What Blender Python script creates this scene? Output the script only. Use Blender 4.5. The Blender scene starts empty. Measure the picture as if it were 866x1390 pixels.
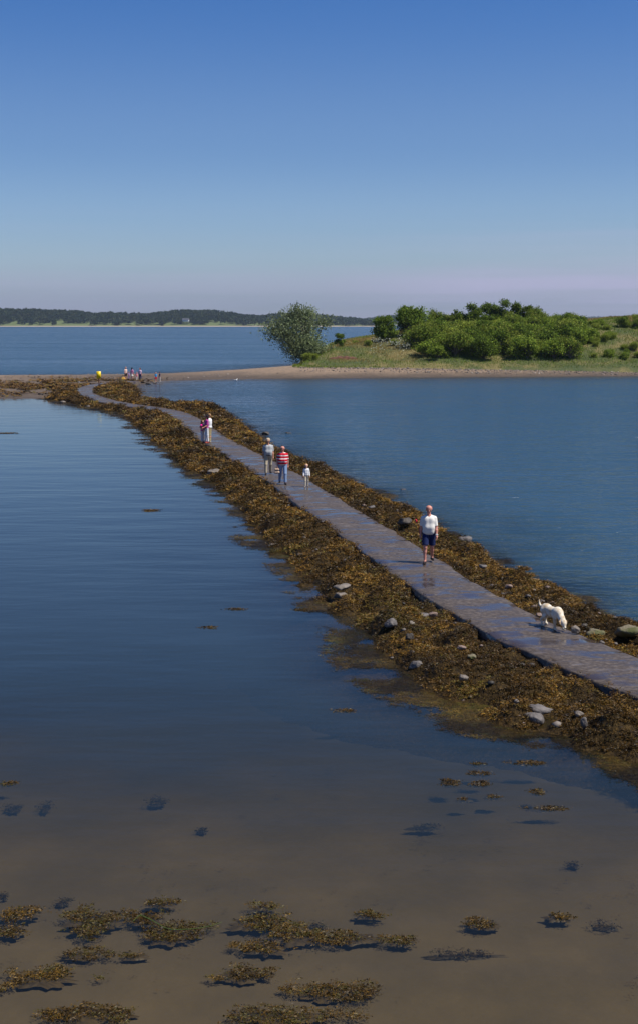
import bpy, math, random
import numpy as np
from mathutils import Vector, Matrix
random.seed(7); rng = np.random.default_rng(7)
sc = bpy.context.scene
COL = sc.collection
R = math.radians

# ------------------------------------------------------------------ camera geometry
F = 1805.0; HZ = 438.0; CX = 433.0; CAMZ = 7.8
PITCH = math.atan((650.0 - HZ) / F)
_c, _s = math.cos(PITCH), math.sin(PITCH)
def at(px, py, z=0.0):
    """ground point seen at a place of the photograph, at height z"""
    u = (px - CX) / F; v = -(py - 650.0) / F
    dx, dy, dz = u, _c + v * _s, -_s + v * _c
    t = (z - CAMZ) / dz
    return np.array([dx * t, dy * t])
def xat(px, Y):                      # X of photo column px at depth Y (near the horizon)
    return (px - CX) / F * Y

# ------------------------------------------------------------------ helpers
def hash2(ix, iy, seed):
    h = (ix.astype(np.int64) * 374761393 + iy.astype(np.int64) * 668265263 + seed * 1274126177) & 0xffffffff
    h = ((h ^ (h >> 13)) * 1274126177) & 0xffffffff
    return ((h ^ (h >> 16)) & 0xffff) / 65535.0
def vnoise(x, y, seed=0):
    ix = np.floor(x); iy = np.floor(y); fx = x - ix; fy = y - iy
    fx = fx * fx * (3 - 2 * fx); fy = fy * fy * (3 - 2 * fy)
    a = hash2(ix, iy, seed); b = hash2(ix + 1, iy, seed); c = hash2(ix, iy + 1, seed); d = hash2(ix + 1, iy + 1, seed)
    return (a * (1 - fx) + b * fx) * (1 - fy) + (c * (1 - fx) + d * fx) * fy
def fbm(x, y, scale, octv=3, seed=0):
    x = np.asarray(x, float) / scale; y = np.asarray(y, float) / scale
    t = 0; a = 1; n = 0
    for o in range(octv):
        t = t + a * vnoise(x, y, seed + o); n += a; a *= .5; x = x * 2.03 + 7.1; y = y * 2.03 + 3.7
    return t / n
def sstep(a, b, x):
    t = np.clip((x - a) / (b - a), 0, 1); return t * t * (3 - 2 * t)

def tag(o, label=None, cat=None, group=None, kind=None):
    if label: o['label'] = label
    if cat: o['category'] = cat
    if group: o['group'] = group
    if kind: o['kind'] = kind
    return o
def empty(name, loc=(0, 0, 0), rz=0, parent=None):
    o = bpy.data.objects.new(name, None); COL.objects.link(o)
    o.location = loc; o.rotation_euler.z = rz; o.parent = parent; o.empty_display_size = .3
    return o
def np_mesh(name, V, Fc, mat, parent=None, col=None, smooth=False, attrs=None, tris=None):
    """Fc: (n,4) or (n,3) int array"""
    V = np.ascontiguousarray(V, np.float32); Fc = np.ascontiguousarray(Fc, np.int32)
    me = bpy.data.meshes.new(name)
    k = Fc.shape[1]; n = len(Fc)
    me.vertices.add(len(V)); me.vertices.foreach_set('co', V.ravel())
    me.loops.add(n * k); me.loops.foreach_set('vertex_index', Fc.ravel())
    me.polygons.add(n)
    me.polygons.foreach_set('loop_start', np.arange(0, n * k, k, dtype=np.int32))
    me.polygons.foreach_set('loop_total', np.full(n, k, np.int32))
    if smooth: me.polygons.foreach_set('use_smooth', np.ones(n, bool))
    me.update(calc_edges=True)
    if col is not None:
        a = me.color_attributes.new('Col', 'FLOAT_COLOR', 'POINT')
        c4 = np.ones((len(V), 4), np.float32); c4[:, :3] = col
        a.data.foreach_set('color', c4.ravel())
    for an, av in (attrs or {}).items():
        a = me.attributes.new(an, 'FLOAT', 'POINT'); a.data.foreach_set('value', np.ascontiguousarray(av, np.float32))
    if mat: me.materials.append(mat)
    o = bpy.data.objects.new(name, me); COL.objects.link(o); o.parent = parent
    return o

# ------------------------------------------------------------------ materials
def newmat(name):
    m = bpy.data.materials.new(name); m.use_nodes = True
    nt = m.node_tree; b = nt.nodes['Principled BSDF']
    return m, nt, nt.nodes, nt.links, b
def ramp(N, L, fac, stops):
    r = N.new('ShaderNodeValToRGB')
    e = r.color_ramp.elements
    while len(e) < len(stops): e.new(.5)
    for i, (p, c) in enumerate(stops):
        e[i].position = p; e[i].color = (*c, 1) if len(c) == 3 else c
    L.new(fac, r.inputs[0]); return r
def noise(N, L, scale, detail=4, vec=None, rough=.55):
    n = N.new('ShaderNodeTexNoise'); n.inputs['Scale'].default_value = scale
    n.inputs['Detail'].default_value = detail; n.inputs['Roughness'].default_value = rough
    if vec is not None: L.new(vec, n.inputs['Vector'])
    return n
def pos(N): return N.new('ShaderNodeNewGeometry').outputs['Position']
def objc(N): return N.new('ShaderNodeTexCoord').outputs['Object']
def mapping(N, L, vec, scale=(1, 1, 1), rot=(0, 0, 0)):
    m = N.new('ShaderNodeMapping'); m.inputs['Scale'].default_value = scale; m.inputs['Rotation'].default_value = rot
    L.new(vec, m.inputs['Vector']); return m.outputs[0]
def bump(N, L, h, strength, dist, bsdf):
    b = N.new('ShaderNodeBump'); b.inputs['Strength'].default_value = strength; b.inputs['Distance'].default_value = dist
    L.new(h, b.inputs['Height']); L.new(b.outputs[0], bsdf.inputs['Normal']); return b
def mixc(N, L, fac, a, b):
    m = N.new('ShaderNodeMix'); m.data_type = 'RGBA'
    if hasattr(fac, 'links'): L.new(fac, m.inputs[0])
    else: m.inputs[0].default_value = fac
    for i, v in ((6, a), (7, b)):
        if hasattr(v, 'links'): L.new(v, m.inputs[i])
        else: m.inputs[i].default_value = (*v, 1)
    return m.outputs[2]
def math_(N, L, op, a, b=None, clamp=False):
    m = N.new('ShaderNodeMath'); m.operation = op; m.use_clamp = clamp
    for i, v in ((0, a), (1, b)):
        if v is None: continue
        if hasattr(v, 'links'): L.new(v, m.inputs[i])
        else: m.inputs[i].default_value = v
    return m.outputs[0]

def fabric(name, c, rough=.85, var=.12):
    m, nt, N, L, b = newmat(name)
    n = noise(N, L, 9, 3, objc(N))
    d = tuple(x * (1 - var) for x in c)
    L.new(mixc(N, L, n.outputs[0], d, c), b.inputs['Base Color']); b.inputs['Roughness'].default_value = rough
    b.inputs['Specular IOR Level'].default_value = .2
    n2 = noise(N, L, 14, 3, objc(N)); bump(N, L, n2.outputs[0], .35, .012, b)
    return m
def skinmat(name, c):
    m, nt, N, L, b = newmat(name)
    n = noise(N, L, 12, 3, objc(N))
    L.new(mixc(N, L, n.outputs[0], tuple(x * .85 for x in c), tuple(min(1, x * 1.1) for x in c)), b.inputs['Base Color'])
    b.inputs['Roughness'].default_value = .5
    return m
def stripes():
    m, nt, N, L, b = newmat('red_white_stripes')
    sp = N.new('ShaderNodeSeparateXYZ'); L.new(objc(N), sp.inputs[0])
    f = math_(N, L, 'FRACT', math_(N, L, 'ADD', math_(N, L, 'MULTIPLY', sp.outputs[2], 7.2), .35))
    g = math_(N, L, 'GREATER_THAN', f, .70)
    L.new(mixc(N, L, g, (.55, .012, .03), (.78, .74, .72)), b.inputs['Base Color']); b.inputs['Roughness'].default_value = .85
    b.inputs['Specular IOR Level'].default_value = .2
    n2 = noise(N, L, 14, 3, objc(N)); bump(N, L, n2.outputs[0], .6, .02, b)
    return m
def leafmat(name, trans=.35):
    m, nt, N, L, b = newmat(name)
    a = N.new('ShaderNodeAttribute'); a.attribute_name = 'Col'
    L.new(a.outputs['Color'], b.inputs['Base Color']); b.inputs['Roughness'].default_value = .55
    b.inputs['Specular IOR Level'].default_value = .1
    t = N.new('ShaderNodeBsdfTranslucent'); L.new(a.outputs['Color'], t.inputs[0])
    mx = N.new('ShaderNodeMixShader'); mx.inputs[0].default_value = trans
    L.new(b.outputs[0], mx.inputs[1]); L.new(t.outputs[0], mx.inputs[2])
    L.new(mx.outputs[0], N['Material Output'].inputs['Surface'])
    return m
def weedmat():
    m, nt, N, L, b = newmat('wet_bladderwrack')
    a = N.new('ShaderNodeAttribute'); a.attribute_name = 'Col'
    L.new(a.outputs['Color'], b.inputs['Base Color']); b.inputs['Roughness'].default_value = .5
    b.inputs['Specular IOR Level'].default_value = .22
    return m
def rockmat(name, c1, c2, green=0.0):
    m, nt, N, L, b = newmat(name)
    n = noise(N, L, 5, 6, objc(N)); n3 = noise(N, L, 2.2, 3, objc(N))
    cc = mixc(N, L, ramp(N, L, n.outputs[0], [(.35, (0, 0, 0)), (.7, (1, 1, 1))]).outputs[0], c1, c2)
    if green > 0:
        cc = mixc(N, L, ramp(N, L, n3.outputs[0], [(.62 - green * .2, (0, 0, 0)), (.7 - green * .1, (1, 1, 1))]).outputs[0], cc, (.07, .075, .015))
    L.new(cc, b.inputs['Base Color']); b.inputs['Roughness'].default_value = .75
    bump(N, L, noise(N, L, 9, 6, objc(N)).outputs[0], .8, .05, b)
    return m

M = {}
M['leaf'] = leafmat('foliage'); M['grass'] = leafmat('grass_blades', .25); M['weed'] = weedmat()
M['bark'] = rockmat('bark', (.09, .07, .05), (.16, .13, .10))
M['rock_grey'] = rockmat('grey_stone', (.08, .07, .065), (.17, .15, .14))
M['rock_pale'] = rockmat('pale_stone', (.12, .10, .08), (.22, .185, .155))
M['rock_pink'] = rockmat('pinkish_stone', (.17, .115, .09), (.26, .18, .14))
M['rock_dark'] = rockmat('dark_stone', (.03, .025, .022), (.08, .065, .05))
M['rock_green'] = rockmat('algae_covered_stone', (.12, .10, .06), (.20, .17, .10), .7)

# ------------------------------------------------------------------ shoreline data (traced as outlines on the ground)
PZ = 0.42
Lp = [(866,939.5),(809,925),(744,902),(685,875),(626,843),(578,813),(556,798),(532,777),(508,759),(484,742.5),(460,722),(439,706),(409,690),(385,672),(366,656),(347,643),(319,626),(292,609),(267,597),(254,585),(240,572),(226,562),(205,556),(175,552),(148,549),(125,542.5),(108,536),(102,531),(106,526),(120,521.5),(150,518),(182,516.5)]
Rp = [(866,898),(823,883.5),(800,874),(777,864),(750,851),(721,835.6),(700,824),(657,797),(633,784.5),(610,770),(589,755),(560,738),(539,725),(520,712),(475,685.5),(445,666),(430,656),(400,640),(377,629),(352,616),(333,607),(305,591),(286,576),(264,563),(248,558),(225,553),(195,549.5),(160,544.5),(138,539),(128,535),(126,531),(130,527),(142,523),(160,520),(182,518.5)]
def resample(P, step):
    P = np.asarray(P, float); d = np.r_[0, np.cumsum(np.linalg.norm(np.diff(P, axis=0), axis=1))]
    n = max(2, int(d[-1] / step)); t = np.linspace(0, d[-1], n)
    return np.c_[np.interp(t, d, P[:, 0]), np.interp(t, d, P[:, 1])]
def smooth(P, it):
    P = P.copy()
    for _ in range(it): P[1:-1] = (P[:-2] + 2 * P[1:-1] + P[2:]) / 4
    return P
LW = resample([at(x, y, PZ) for x, y in Lp], .5); RW = resample([at(x, y, PZ) for x, y in Rp], .5)
cen = []
for p in LW:
    q = RW[np.argmin(np.linalg.norm(RW - p, axis=1))]; cen.append((p + q) / 2)
cen = resample(smooth(resample(cen, .8), 16), .8)
d0 = cen[0] - cen[6]; d0 /= np.linalg.norm(d0)
cen = np.vstack([[cen[0] + d0 * (14 - i) for i in range(0, 14)], cen]); cen = smooth(cen, 10)
PWID = 1.0
OL = [(60,541.5),(95,547),(125,554),(165,562),(185,577),(210,600),(235,622),(270,647),(300,666),(325,690),(340,715),(360,740),(390,766),(415,800),(432,818),(455,832),(478,845),(500,888),(534,915),(578,942),(642,962),(648,983),(701,991),(777,1002),(809,1028),(866,1044)]
OR = [(168,521),(178,525),(186,530),(188,536),(184,542),(205,546),(230,549),(262,552.5),(300,558),(316,571),(333,583),(355,601),(377,613),(402,624),(430,633),(458,646),(490,661),(520,681),(542,691),(570,697),(600,723),(642,742),(660,762),(692,781),(721,796),(760,806),(790,822),(815,837),(843,850),(866,853)]
OLw = np.array([at(x, y, 0.0) for x, y in OL]); ORw = np.array([at(x, y, 0.12) for x, y in OR])
def ext(P, n):
    d = P[-1] - P[-3]; d = d / np.linalg.norm(d); return np.vstack([P, P[-1] + d * n])
OLe = np.vstack([OLw, OLw[-1] - (-d0) * 14 * np.array([1, 1])]); ORe = np.vstack([ORw, ORw[-1] + d0 * 18])
polyL = np.vstack([OLe, cen[::1]])            # outer edge far->near, centre line near->far
polyR = np.vstack([ORe, cen])
def seg_dist(px, py, P, closed=True):
    dmin = np.full(px.shape, 1e9)
    n = len(P); rngk = range(n if closed else n - 1)
    for i in rngk:
        a = P[i]; b = P[(i + 1) % n]; ab = b - a; l2 = ab @ ab
        if l2 < 1e-9: continue
        t = np.clip(((px - a[0]) * ab[0] + (py - a[1]) * ab[1]) / l2, 0, 1)
        dmin = np.minimum(dmin, (px - a[0] - t * ab[0]) ** 2 + (py - a[1] - t * ab[1]) ** 2)
    return np.sqrt(dmin)
def inside(px, py, P):
    ins = np.zeros(px.shape, bool); n = len(P)
    for i in range(n):
        a = P[i]; b = P[(i + 1) % n]
        if a[1] == b[1]: continue
        c = ((a[1] > py) != (b[1] > py)) & (px < (b[0] - a[0]) * (py - a[1]) / (b[1] - a[1]) + a[0])
        ins ^= c
    return ins

# boulders hidden under weed: humps of the bank (photo px, radius m, height m)
HUMPS = [(660,942,.42,.42),(600,915,.4,.28),(548,866,.35,.25),(463,822,.45,.25),(700,968,.5,.2),(820,990,.6,.35),(850,1005,.5,.35),(790,1000,.4,.2),(770,958,.5,.2),
         (620,880,.5,.22),(560,880,.5,.2),(520,850,.5,.2),(500,820,.5,.2),(440,770,.6,.2),(410,745,.6,.2),(380,715,.7,.2),(350,690,.7,.2),(853,866,.5,.42),(807,866,.3,.15),(640,930,.3,.2),
         (250,596,1.2,.4),(225,580,1.2,.4),(285,562,1.6,.45),(312,583,1.1,.4),(270,558,1.4,.4),(330,600,1,.35),(365,620,.9,.3),(240,556,1.5,.3),(210,550,1.3,.3),(180,540,1.6,.35),(165,530,1.6,.3),(150,533,1.6,.3),
         (700,800,.5,.25),(640,765,.5,.25),(550,708,.6,.25),(520,695,.6,.2),(590,735,.5,.2)]
def bank_height(X, Y):
    sL = seg_dist(X, Y, OLe, False); sR = seg_dist(X, Y, ORe, False)
    iL = inside(X, Y, polyL); iR = inside(X, Y, polyR)
    dc = seg_dist(X, Y, cen, False)
    d = np.where(iL, sL, np.where(iR, sR, -np.minimum(sL, sR)))
    lump = fbm(X, Y, .55, 2, 3) - .5; big = fbm(X, Y, 2.2, 2, 11) - .5; fine = fbm(X, Y, .2, 2, 31) - .5
    prof = np.where(d > 0, np.minimum(.30 * d, .14 + .08 * d), .22 * d) - .05
    prof = np.where(iR & (d > 0), np.minimum(.6 * d, .38) - .05, prof)
    prof = np.minimum(prof, .52)
    h = prof + lump * .7 * sstep(-.8, .6, d) + big * .38 * sstep(-1.5, 1, d) + fine * .10
    h = h + (fbm(X, Y * .6, 2.6, 3, 61) - .66) * .8 * sstep(-.1, -1.4, d)
    for (px, py, r, hh) in HUMPS:
        c = at(px, py, .15); q = ((X - c[0]) ** 2 + (Y - c[1]) ** 2) / r ** 2
        h = h + hh * np.exp(-q * 1.2)
    # keep clear of the slab
    gap = np.interp(Y, [38, 50], [.09, .03])
    lim = PZ - gap + (dc - PWID) * .5
    h = np.where(dc < PWID + 1.2, np.minimum(h, np.maximum(lim, PZ - gap)), h)
    h = np.where(dc < PWID - .1, np.minimum(h, PZ - .1), h)
    return h, d, iL, iR, dc
GX0, GX1, GY0, GY1, GS = -34.0, 22.0, 10.0, 178.0, .14
gx = np.arange(GX0, GX1, GS); gy = np.arange(GY0, GY1, GS)
GXX, GYY = np.meshgrid(gx, gy)
# evaluate only near the causeway
coarse = seg_dist(GXX[::8, ::8], GYY[::8, ::8], cen, False)
near = np.repeat(np.repeat(coarse < 9.5, 8, 0), 8, 1)[:GXX.shape[0], :GXX.shape[1]]
GH = np.full(GXX.shape, -2.0); GD = np.full(GXX.shape, -9.0); GDC = np.full(GXX.shape, 99.0); GSIDE = np.zeros(GXX.shape)
hh, dd, iL, iR, dc = bank_height(GXX[near], GYY[near])
GH[near] = hh; GD[near] = dd; GDC[near] = dc; GSIDE[near] = np.where(iL, 1, np.where(iR, 2, 0))
def gsample(A, x, y):
    i = np.clip(((x - GX0) / GS).astype(int), 0, len(gx) - 2); j = np.clip(((y - GY0) / GS).astype(int), 0, len(gy) - 2)
    return A[j, i]
def grid_mesh(name, X, Y, Z, keep, mat, **kw):
    ny, nx = X.shape
    idx = -np.ones(X.shape, int)
    q = keep[:-1, :-1] & keep[1:, :-1] & keep[:-1, 1:] & keep[1:, 1:]
    use = np.zeros(X.shape, bool); use[:-1, :-1] |= q; use[1:, :-1] |= q; use[:-1, 1:] |= q; use[1:, 1:] |= q
    idx[use] = np.arange(use.sum())
    V = np.c_[X[use], Y[use], Z[use]]
    a, b, c, d = idx[:-1, :-1][q], idx[:-1, 1:][q], idx[1:, 1:][q], idx[1:, :-1][q]
    kw['attrs'] = {k: v[use] for k, v in (kw.get('attrs') or {}).items()}
    return np_mesh(name, V, np.c_[a, b, c, d], mat, smooth=True, **kw)

m, nt, N, L, b = newmat('weedy_rubble')
P_ = pos(N); n1 = noise(N, L, 1.6, 4, P_); n2 = noise(N, L, 14, 5, P_)
c1 = ramp(N, L, n2.outputs[0], [(.3, (.012, .008, .004)), (.55, (.04, .024, .007)), (.75, (.09, .055, .014))]).outputs[0]
c2 = ramp(N, L, n2.outputs[0], [(.3, (.02, .011, .004)), (.7, (.07, .040, .011))]).outputs[0]
L.new(mixc(N, L, ramp(N, L, n1.outputs[0], [(.55, (0, 0, 0)), (.68, (1, 1, 1))]).outputs[0], c1, c2), b.inputs['Base Color'])
b.inputs['Roughness'].default_value = .75; b.inputs['Specular IOR Level'].default_value = .12; bump(N, L, n2.outputs[0], 1, .05, b); M['bank'] = m

# ------------------------------------------------------------------ causeway slab
m, nt, N, L, b = newmat('wet_concrete')
P_ = pos(N); nA = noise(N, L, .55, 5, mapping(N, L, P_, (.5, 2.2, 1))); nB = noise(N, L, 9, 6, P_); nC = noise(N, L, 1.1, 5, mapping(N, L, P_, (.7, 1.7, 1)))
nD = noise(N, L, 3.2, 4, mapping(N, L, P_, (.7, 1.3, 1)))
dry = ramp(N, L, nB.outputs[0], [(.25, (.045, .035, .028)), (.5, (.082, .064, .051)), (.75, (.155, .125, .10))]).outputs[0]
dry = mixc(N, L, ramp(N, L, nD.outputs[0], [(.56, (0, 0, 0)), (.72, (1, 1, 1))]).outputs[0], dry, (.17, .14, .12))
wetf = ramp(N, L, math_(N, L, 'ADD', math_(N, L, 'MULTIPLY', nC.outputs[0], .7), math_(N, L, 'MULTIPLY', nD.outputs[0], .3)), [(.495, (0, 0, 0)), (.59, (1, 1, 1))]).outputs[0]
L.new(mixc(N, L, wetf, dry, (.05, .038, .034)), b.inputs['Base Color'])
rr = N.new('ShaderNodeMapRange'); L.new(wetf, rr.inputs[0]); rr.inputs[3].default_value = .5; rr.inputs[4].default_value = .12
L.new(rr.outputs[0], b.inputs['Roughness']); sl_ = N.new('ShaderNodeMapRange'); L.new(wetf, sl_.inputs[0]); sl_.inputs[3].default_value = .2; sl_.inputs[4].default_value = .5; L.new(sl_.outputs[0], b.inputs['Specular IOR Level'])
bs = N.new('ShaderNodeMapRange'); L.new(wetf, bs.inputs[0]); bs.inputs[3].default_value = .9; bs.inputs[4].default_value = .06
bb = bump(N, L, nB.outputs[0], .5, .025, b); L.new(bs.outputs[0], bb.inputs['Strength'])
M['slab'] = m
tan = np.gradient(cen, axis=0); tan /= np.linalg.norm(tan, axis=1)[:, None]; nor = np.c_[-tan[:, 1], tan[:, 0]]
cf = resample(cen, .25); tn = np.gradient(cf, axis=0); tn /= np.linalg.norm(tn, axis=1)[:, None]; nn = np.c_[-tn[:, 1], tn[:, 0]]
prof = [(-1.03, -.9), (-1.0, -.03), (-.96, 0), (-.6, .012), (0, .02), (.6, .012), (.96, 0), (1.0, -.03), (1.03, -.9)]
V = []
arc = np.arange(len(cf)) * .25
for j, (o_, z_) in enumerate(prof):
    wob = (fbm(arc, arc * 0 + 5 + (0 if o_ < 0 else 9), 1.1, 3, 5) - .5) * .26 * (abs(o_) > .9)
    w = o_ * PWID + np.sign(o_) * wob
    joint = -.025 * (np.abs((arc % 4.5) - .0) < .13) * (abs(o_) < .99)
    zz = PZ + z_ + joint + (fbm(arc, arc * 0 + j * 3., 1.5, 2, 9) - .5) * .025
    V.append(np.c_[cf + nn * w[:, None] if hasattr(w, 'shape') else cf + nn * w, zz])
V = np.array(V); nj, ni = V.shape[:2]; I = np.arange(nj * ni).reshape(nj, ni)
Fq = np.stack([I[:-1, :-1], I[1:, :-1], I[1:, 1:], I[:-1, 1:]], -1).reshape(-1, 4)[:, ::-1]
tag(np_mesh('path', V.reshape(-1, 3), Fq, M['slab'], smooth=False), kind='structure')

# ------------------------------------------------------------------ beach, island, seabed
sea = [at(x, y, 0) for x, y in [(-700, 515), (-200, 513.5), (0, 512.5), (130, 510.5), (215, 509), (300, 505.5), (380, 500), (403, 497)]] + [np.array(p) for p in [(-3., 255.), (15., 285.), (80., 320.), (300., 340.)]]
front = [at(x, y, 0) for x, y in [(-700, 545), (0, 541), (62, 541), (110, 548), (150, 545), (168, 534), (182, 523), (205, 519), (235, 516.5), (300, 515), (400, 513.5), (600, 512), (830, 510.5), (1100, 508), (1800, 505)]]
sea = np.array(sea); front = np.array(front); landpoly = np.vstack([front, sea[::-1]])
def island_h(X, Y):
    base = np.interp(X, [-4, 0, 3, 10, 16, 24, 34, 45, 58], [0.2, 1.6, 3.0, 4.3, 5.3, 6.2, 6.4, 6.9, 7.9])
    e = base * sstep(199, 203 + base * 4.2, Y) ** .8
    e *= 1 - .75 * sstep(262, 315, Y)
    return e + (fbm(X, Y, 5, 3, 21) - .5) * .8 * sstep(.3, 2.5, e)
def beach_h(X, Y):
    ins = inside(X, Y, landpoly); df = seg_dist(X, Y, front, False); ds = seg_dist(X, Y, sea, False)
    sf = np.interp(X, [-25, -12, -2], [.022, .04, .085]); cap = np.interp(X, [-14, -2], [.72, 1.25])
    h = np.minimum(np.minimum(sf * df + .04, .10 * ds), cap)
    h = np.where(ins, h, -np.minimum(.07 * np.minimum(df, ds), 2))
    return h + (fbm(X, Y, 3.5, 3, 41) - .5) * .10
bx = np.arange(-130, 175, .6); by = np.arange(122, 350, .6); BX, BY = np.meshgrid(bx, by)
BH = beach_h(BX, BY)
dcb = seg_dist(BX[::3, ::3], BY[::3, ::3], cen, False); dcb = np.repeat(np.repeat(dcb, 3, 0), 3, 1)[:BX.shape[0], :BX.shape[1]]
BH = np.where(dcb < 3.5, np.minimum(BH, .16), BH)
def bsample(x, y):
    i = np.clip(((np.asarray(x) + 130) / .6).astype(int), 0, len(bx) - 1); j = np.clip(((np.asarray(y) - 122) / .6).astype(int), 0, len(by) - 1)
    return BH[j, i]
m, nt, N, L, b = newmat('shingle_sand')
P_ = pos(N); sp = N.new('ShaderNodeSeparateXYZ'); L.new(P_, sp.inputs[0])
n1 = noise(N, L, 2.2, 6, P_); n2 = noise(N, L, .22, 4, P_)
zz = math_(N, L, 'ADD', sp.outputs[2], math_(N, L, 'MULTIPLY', math_(N, L, 'SUBTRACT', n2.outputs[0], .5), .5))
cr = ramp(N, L, zz, [(.02, (.07, .050, .034)), (.35, (.13, .094, .062)), (.62, (.235, .168, .112)), (1., (.26, .19, .13))]).outputs[0]
sv = ramp(N, L, n1.outputs[0], [(.3, (.55, .55, .55)), (.7, (1.15, 1.1, 1.05))]).outputs[0]
mm = N.new('ShaderNodeMix'); mm.data_type = 'RGBA'; mm.blend_type = 'MULTIPLY'; mm.inputs[0].default_value = 1
L.new(cr, mm.inputs[6]); L.new(sv, mm.inputs[7]); L.new(mm.outputs[2], b.inputs['Base Color'])
b.inputs['Roughness'].default_value = .85; bump(N, L, n1.outputs[0], .7, .12, b); M['beach'] = m
tag(grid_mesh('beach', BX, BY, BH, BH > -.9, M['beach']), kind='structure')

m, nt, N, L, b = newmat('dune_turf')
P_ = pos(N); n1 = noise(N, L, .28, 5, P_); n2 = noise(N, L, 3.5, 5, P_)
g = ramp(N, L, n1.outputs[0], [(.36, (.05, .075, .018)), (.5, (.10, .105, .03)), (.62, (.21, .165, .06))]).outputs[0]
L.new(mixc(N, L, math_(N, L, 'MULTIPLY', n2.outputs[0], .5), g, (.05, .06, .018)), b.inputs['Base Color'])
b.inputs['Roughness'].default_value = .95; bump(N, L, n2.outputs[0], 1, .25, b); M['turf'] = m
ix = np.arange(-6, 175, .6); iy = np.arange(198, 345, .6); IX, IY = np.meshgrid(ix, iy)
IH = island_h(IX, IY)
IH = IH + .9 * sstep(199, 204, IY) * sstep(-4.5, -2, IX)
insI = inside(IX, IY, landpoly)
IZ = np.where(insI, IH, -1)
tag(grid_mesh('island_ground', IX, IY, IZ, (IZ > bsample(IX, IY) - .25) & insI, M['turf']), kind='structure')
def iground(x, y):
    x = np.asarray(x, float); y = np.asarray(y, float)
    i = np.clip(((x + 6) / .6).astype(int), 0, len(ix) - 1); j = np.clip(((y - 198) / .6).astype(int), 0, len(iy) - 1)
    return np.maximum(IZ[j, i], bsample(x, y))

# lagoon mask
lagpoly = np.vstack([cen[::-1], [[14., -60.], [-9000., -60.], [-9000., 175.], [-60., 150.], [-30., 160]]])
def seabed_depth(X, Y):
    lag = np.interp(Y, [8, 13, 16, 19, 22, 27, 33, 45], [-.2, .07, .10, .16, .30, .58, 1.1, 1.8])
    lag = lag + (fbm(X, Y, 4, 3, 51) - .5) * .26 * sstep(14, 26, Y) + (fbm(X, Y, 1.2, 2, 52) - .5) * .05
    il = inside(X, Y, lagpoly)
    dR = np.interp(Y, [5, 12, 25], [.1, .5, 1.9])
    return np.where(il, lag, dR), il
GSD = np.full(GXX.shape, 9.); GSD[near] = seabed_depth(GXX[near], GYY[near])[0]
tag(grid_mesh('bank', GXX, GYY, GH, near & (GH > -GSD - .06) & (GH > -1.3), M['bank']), kind='structure')
wx = np.unique(np.r_[-np.geomspace(46, 9000, 26), np.arange(-45, 45, .75), np.geomspace(46, 9000, 26)])
wy = np.unique(np.r_[-60, -20, 0, 6, np.arange(9, 60, .75), np.arange(60, 200, 2), np.geomspace(202, 9000, 40)])
WX, WY = np.meshgrid(wx, wy)
SD, IL = seabed_depth(WX, WY)
m, nt, N, L, b = newmat('silty_sand')
P_ = pos(N); n1 = noise(N, L, .7, 5, P_); n2 = noise(N, L, 5, 5, P_)
L.new(mixc(N, L, math_(N, L, 'MULTIPLY', n2.outputs[0], .5), ramp(N, L, n1.outputs[0], [(.3, (.060, .042, .018)), (.7, (.105, .073, .032))]).outputs[0], (.06, .045, .028)), b.inputs['Base Color'])
b.inputs['Roughness'].default_value = .9; bump(N, L, n2.outputs[0], .4, .04, b); M['seabed'] = m
tag(grid_mesh('seabed', WX, WY, -SD, WX == WX, M['seabed']), kind='structure')

# ------------------------------------------------------------------ water
bankH = np.where((WX > GX0 + .2) & (WX < GX1 - .2) & (WY > GY0 + .2) & (WY < GY1 - .2), gsample(GH, WX, WY), -9)
depth = np.minimum(SD, -bankH)
bh = bsample(WX, WY); onb = (WX > -129) & (WX < 174) & (WY > 123) & (WY < 349)
depth = np.where(onb, np.minimum(depth, -bh + 0), depth); depth = np.clip(depth, 0, 3)
ripple = np.where(IL, .032, 1.0)
m, nt, N, L, b = newmat('sea_water'); N.remove(b)
P_ = pos(N)
aD = N.new('ShaderNodeAttribute'); aD.attribute_name = 'depth'; aR = N.new('ShaderNodeAttribute'); aR.attribute_name = 'ripple'
def expn(k):
    return math_(N, L, 'EXPONENT', math_(N, L, 'MULTIPLY', aD.outputs['Fac'], -k))
cmb = N.new('ShaderNodeCombineColor')
for i, k in enumerate((.8, .95, 1.9)): L.new(expn(k), cmb.inputs[i])
tr = N.new('ShaderNodeBsdfTransparent'); L.new(cmb.outputs[0], tr.inputs[0])
df = N.new('ShaderNodeBsdfDiffuse'); L.new(mixc(N, L, aR.outputs['Fac'], (.026, .040, .048), (.030, .072, .125)), df.inputs[0])
dfm = N.new('ShaderNodeMixShader'); L.new(math_(N, L, 'SUBTRACT', 1.0, expn(1.7)), dfm.inputs[0]); L.new(tr.outputs[0], dfm.inputs[1]); L.new(df.outputs[0], dfm.inputs[2])
gl = N.new('ShaderNodeBsdfGlossy'); gl.distribution = 'GGX'
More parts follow.
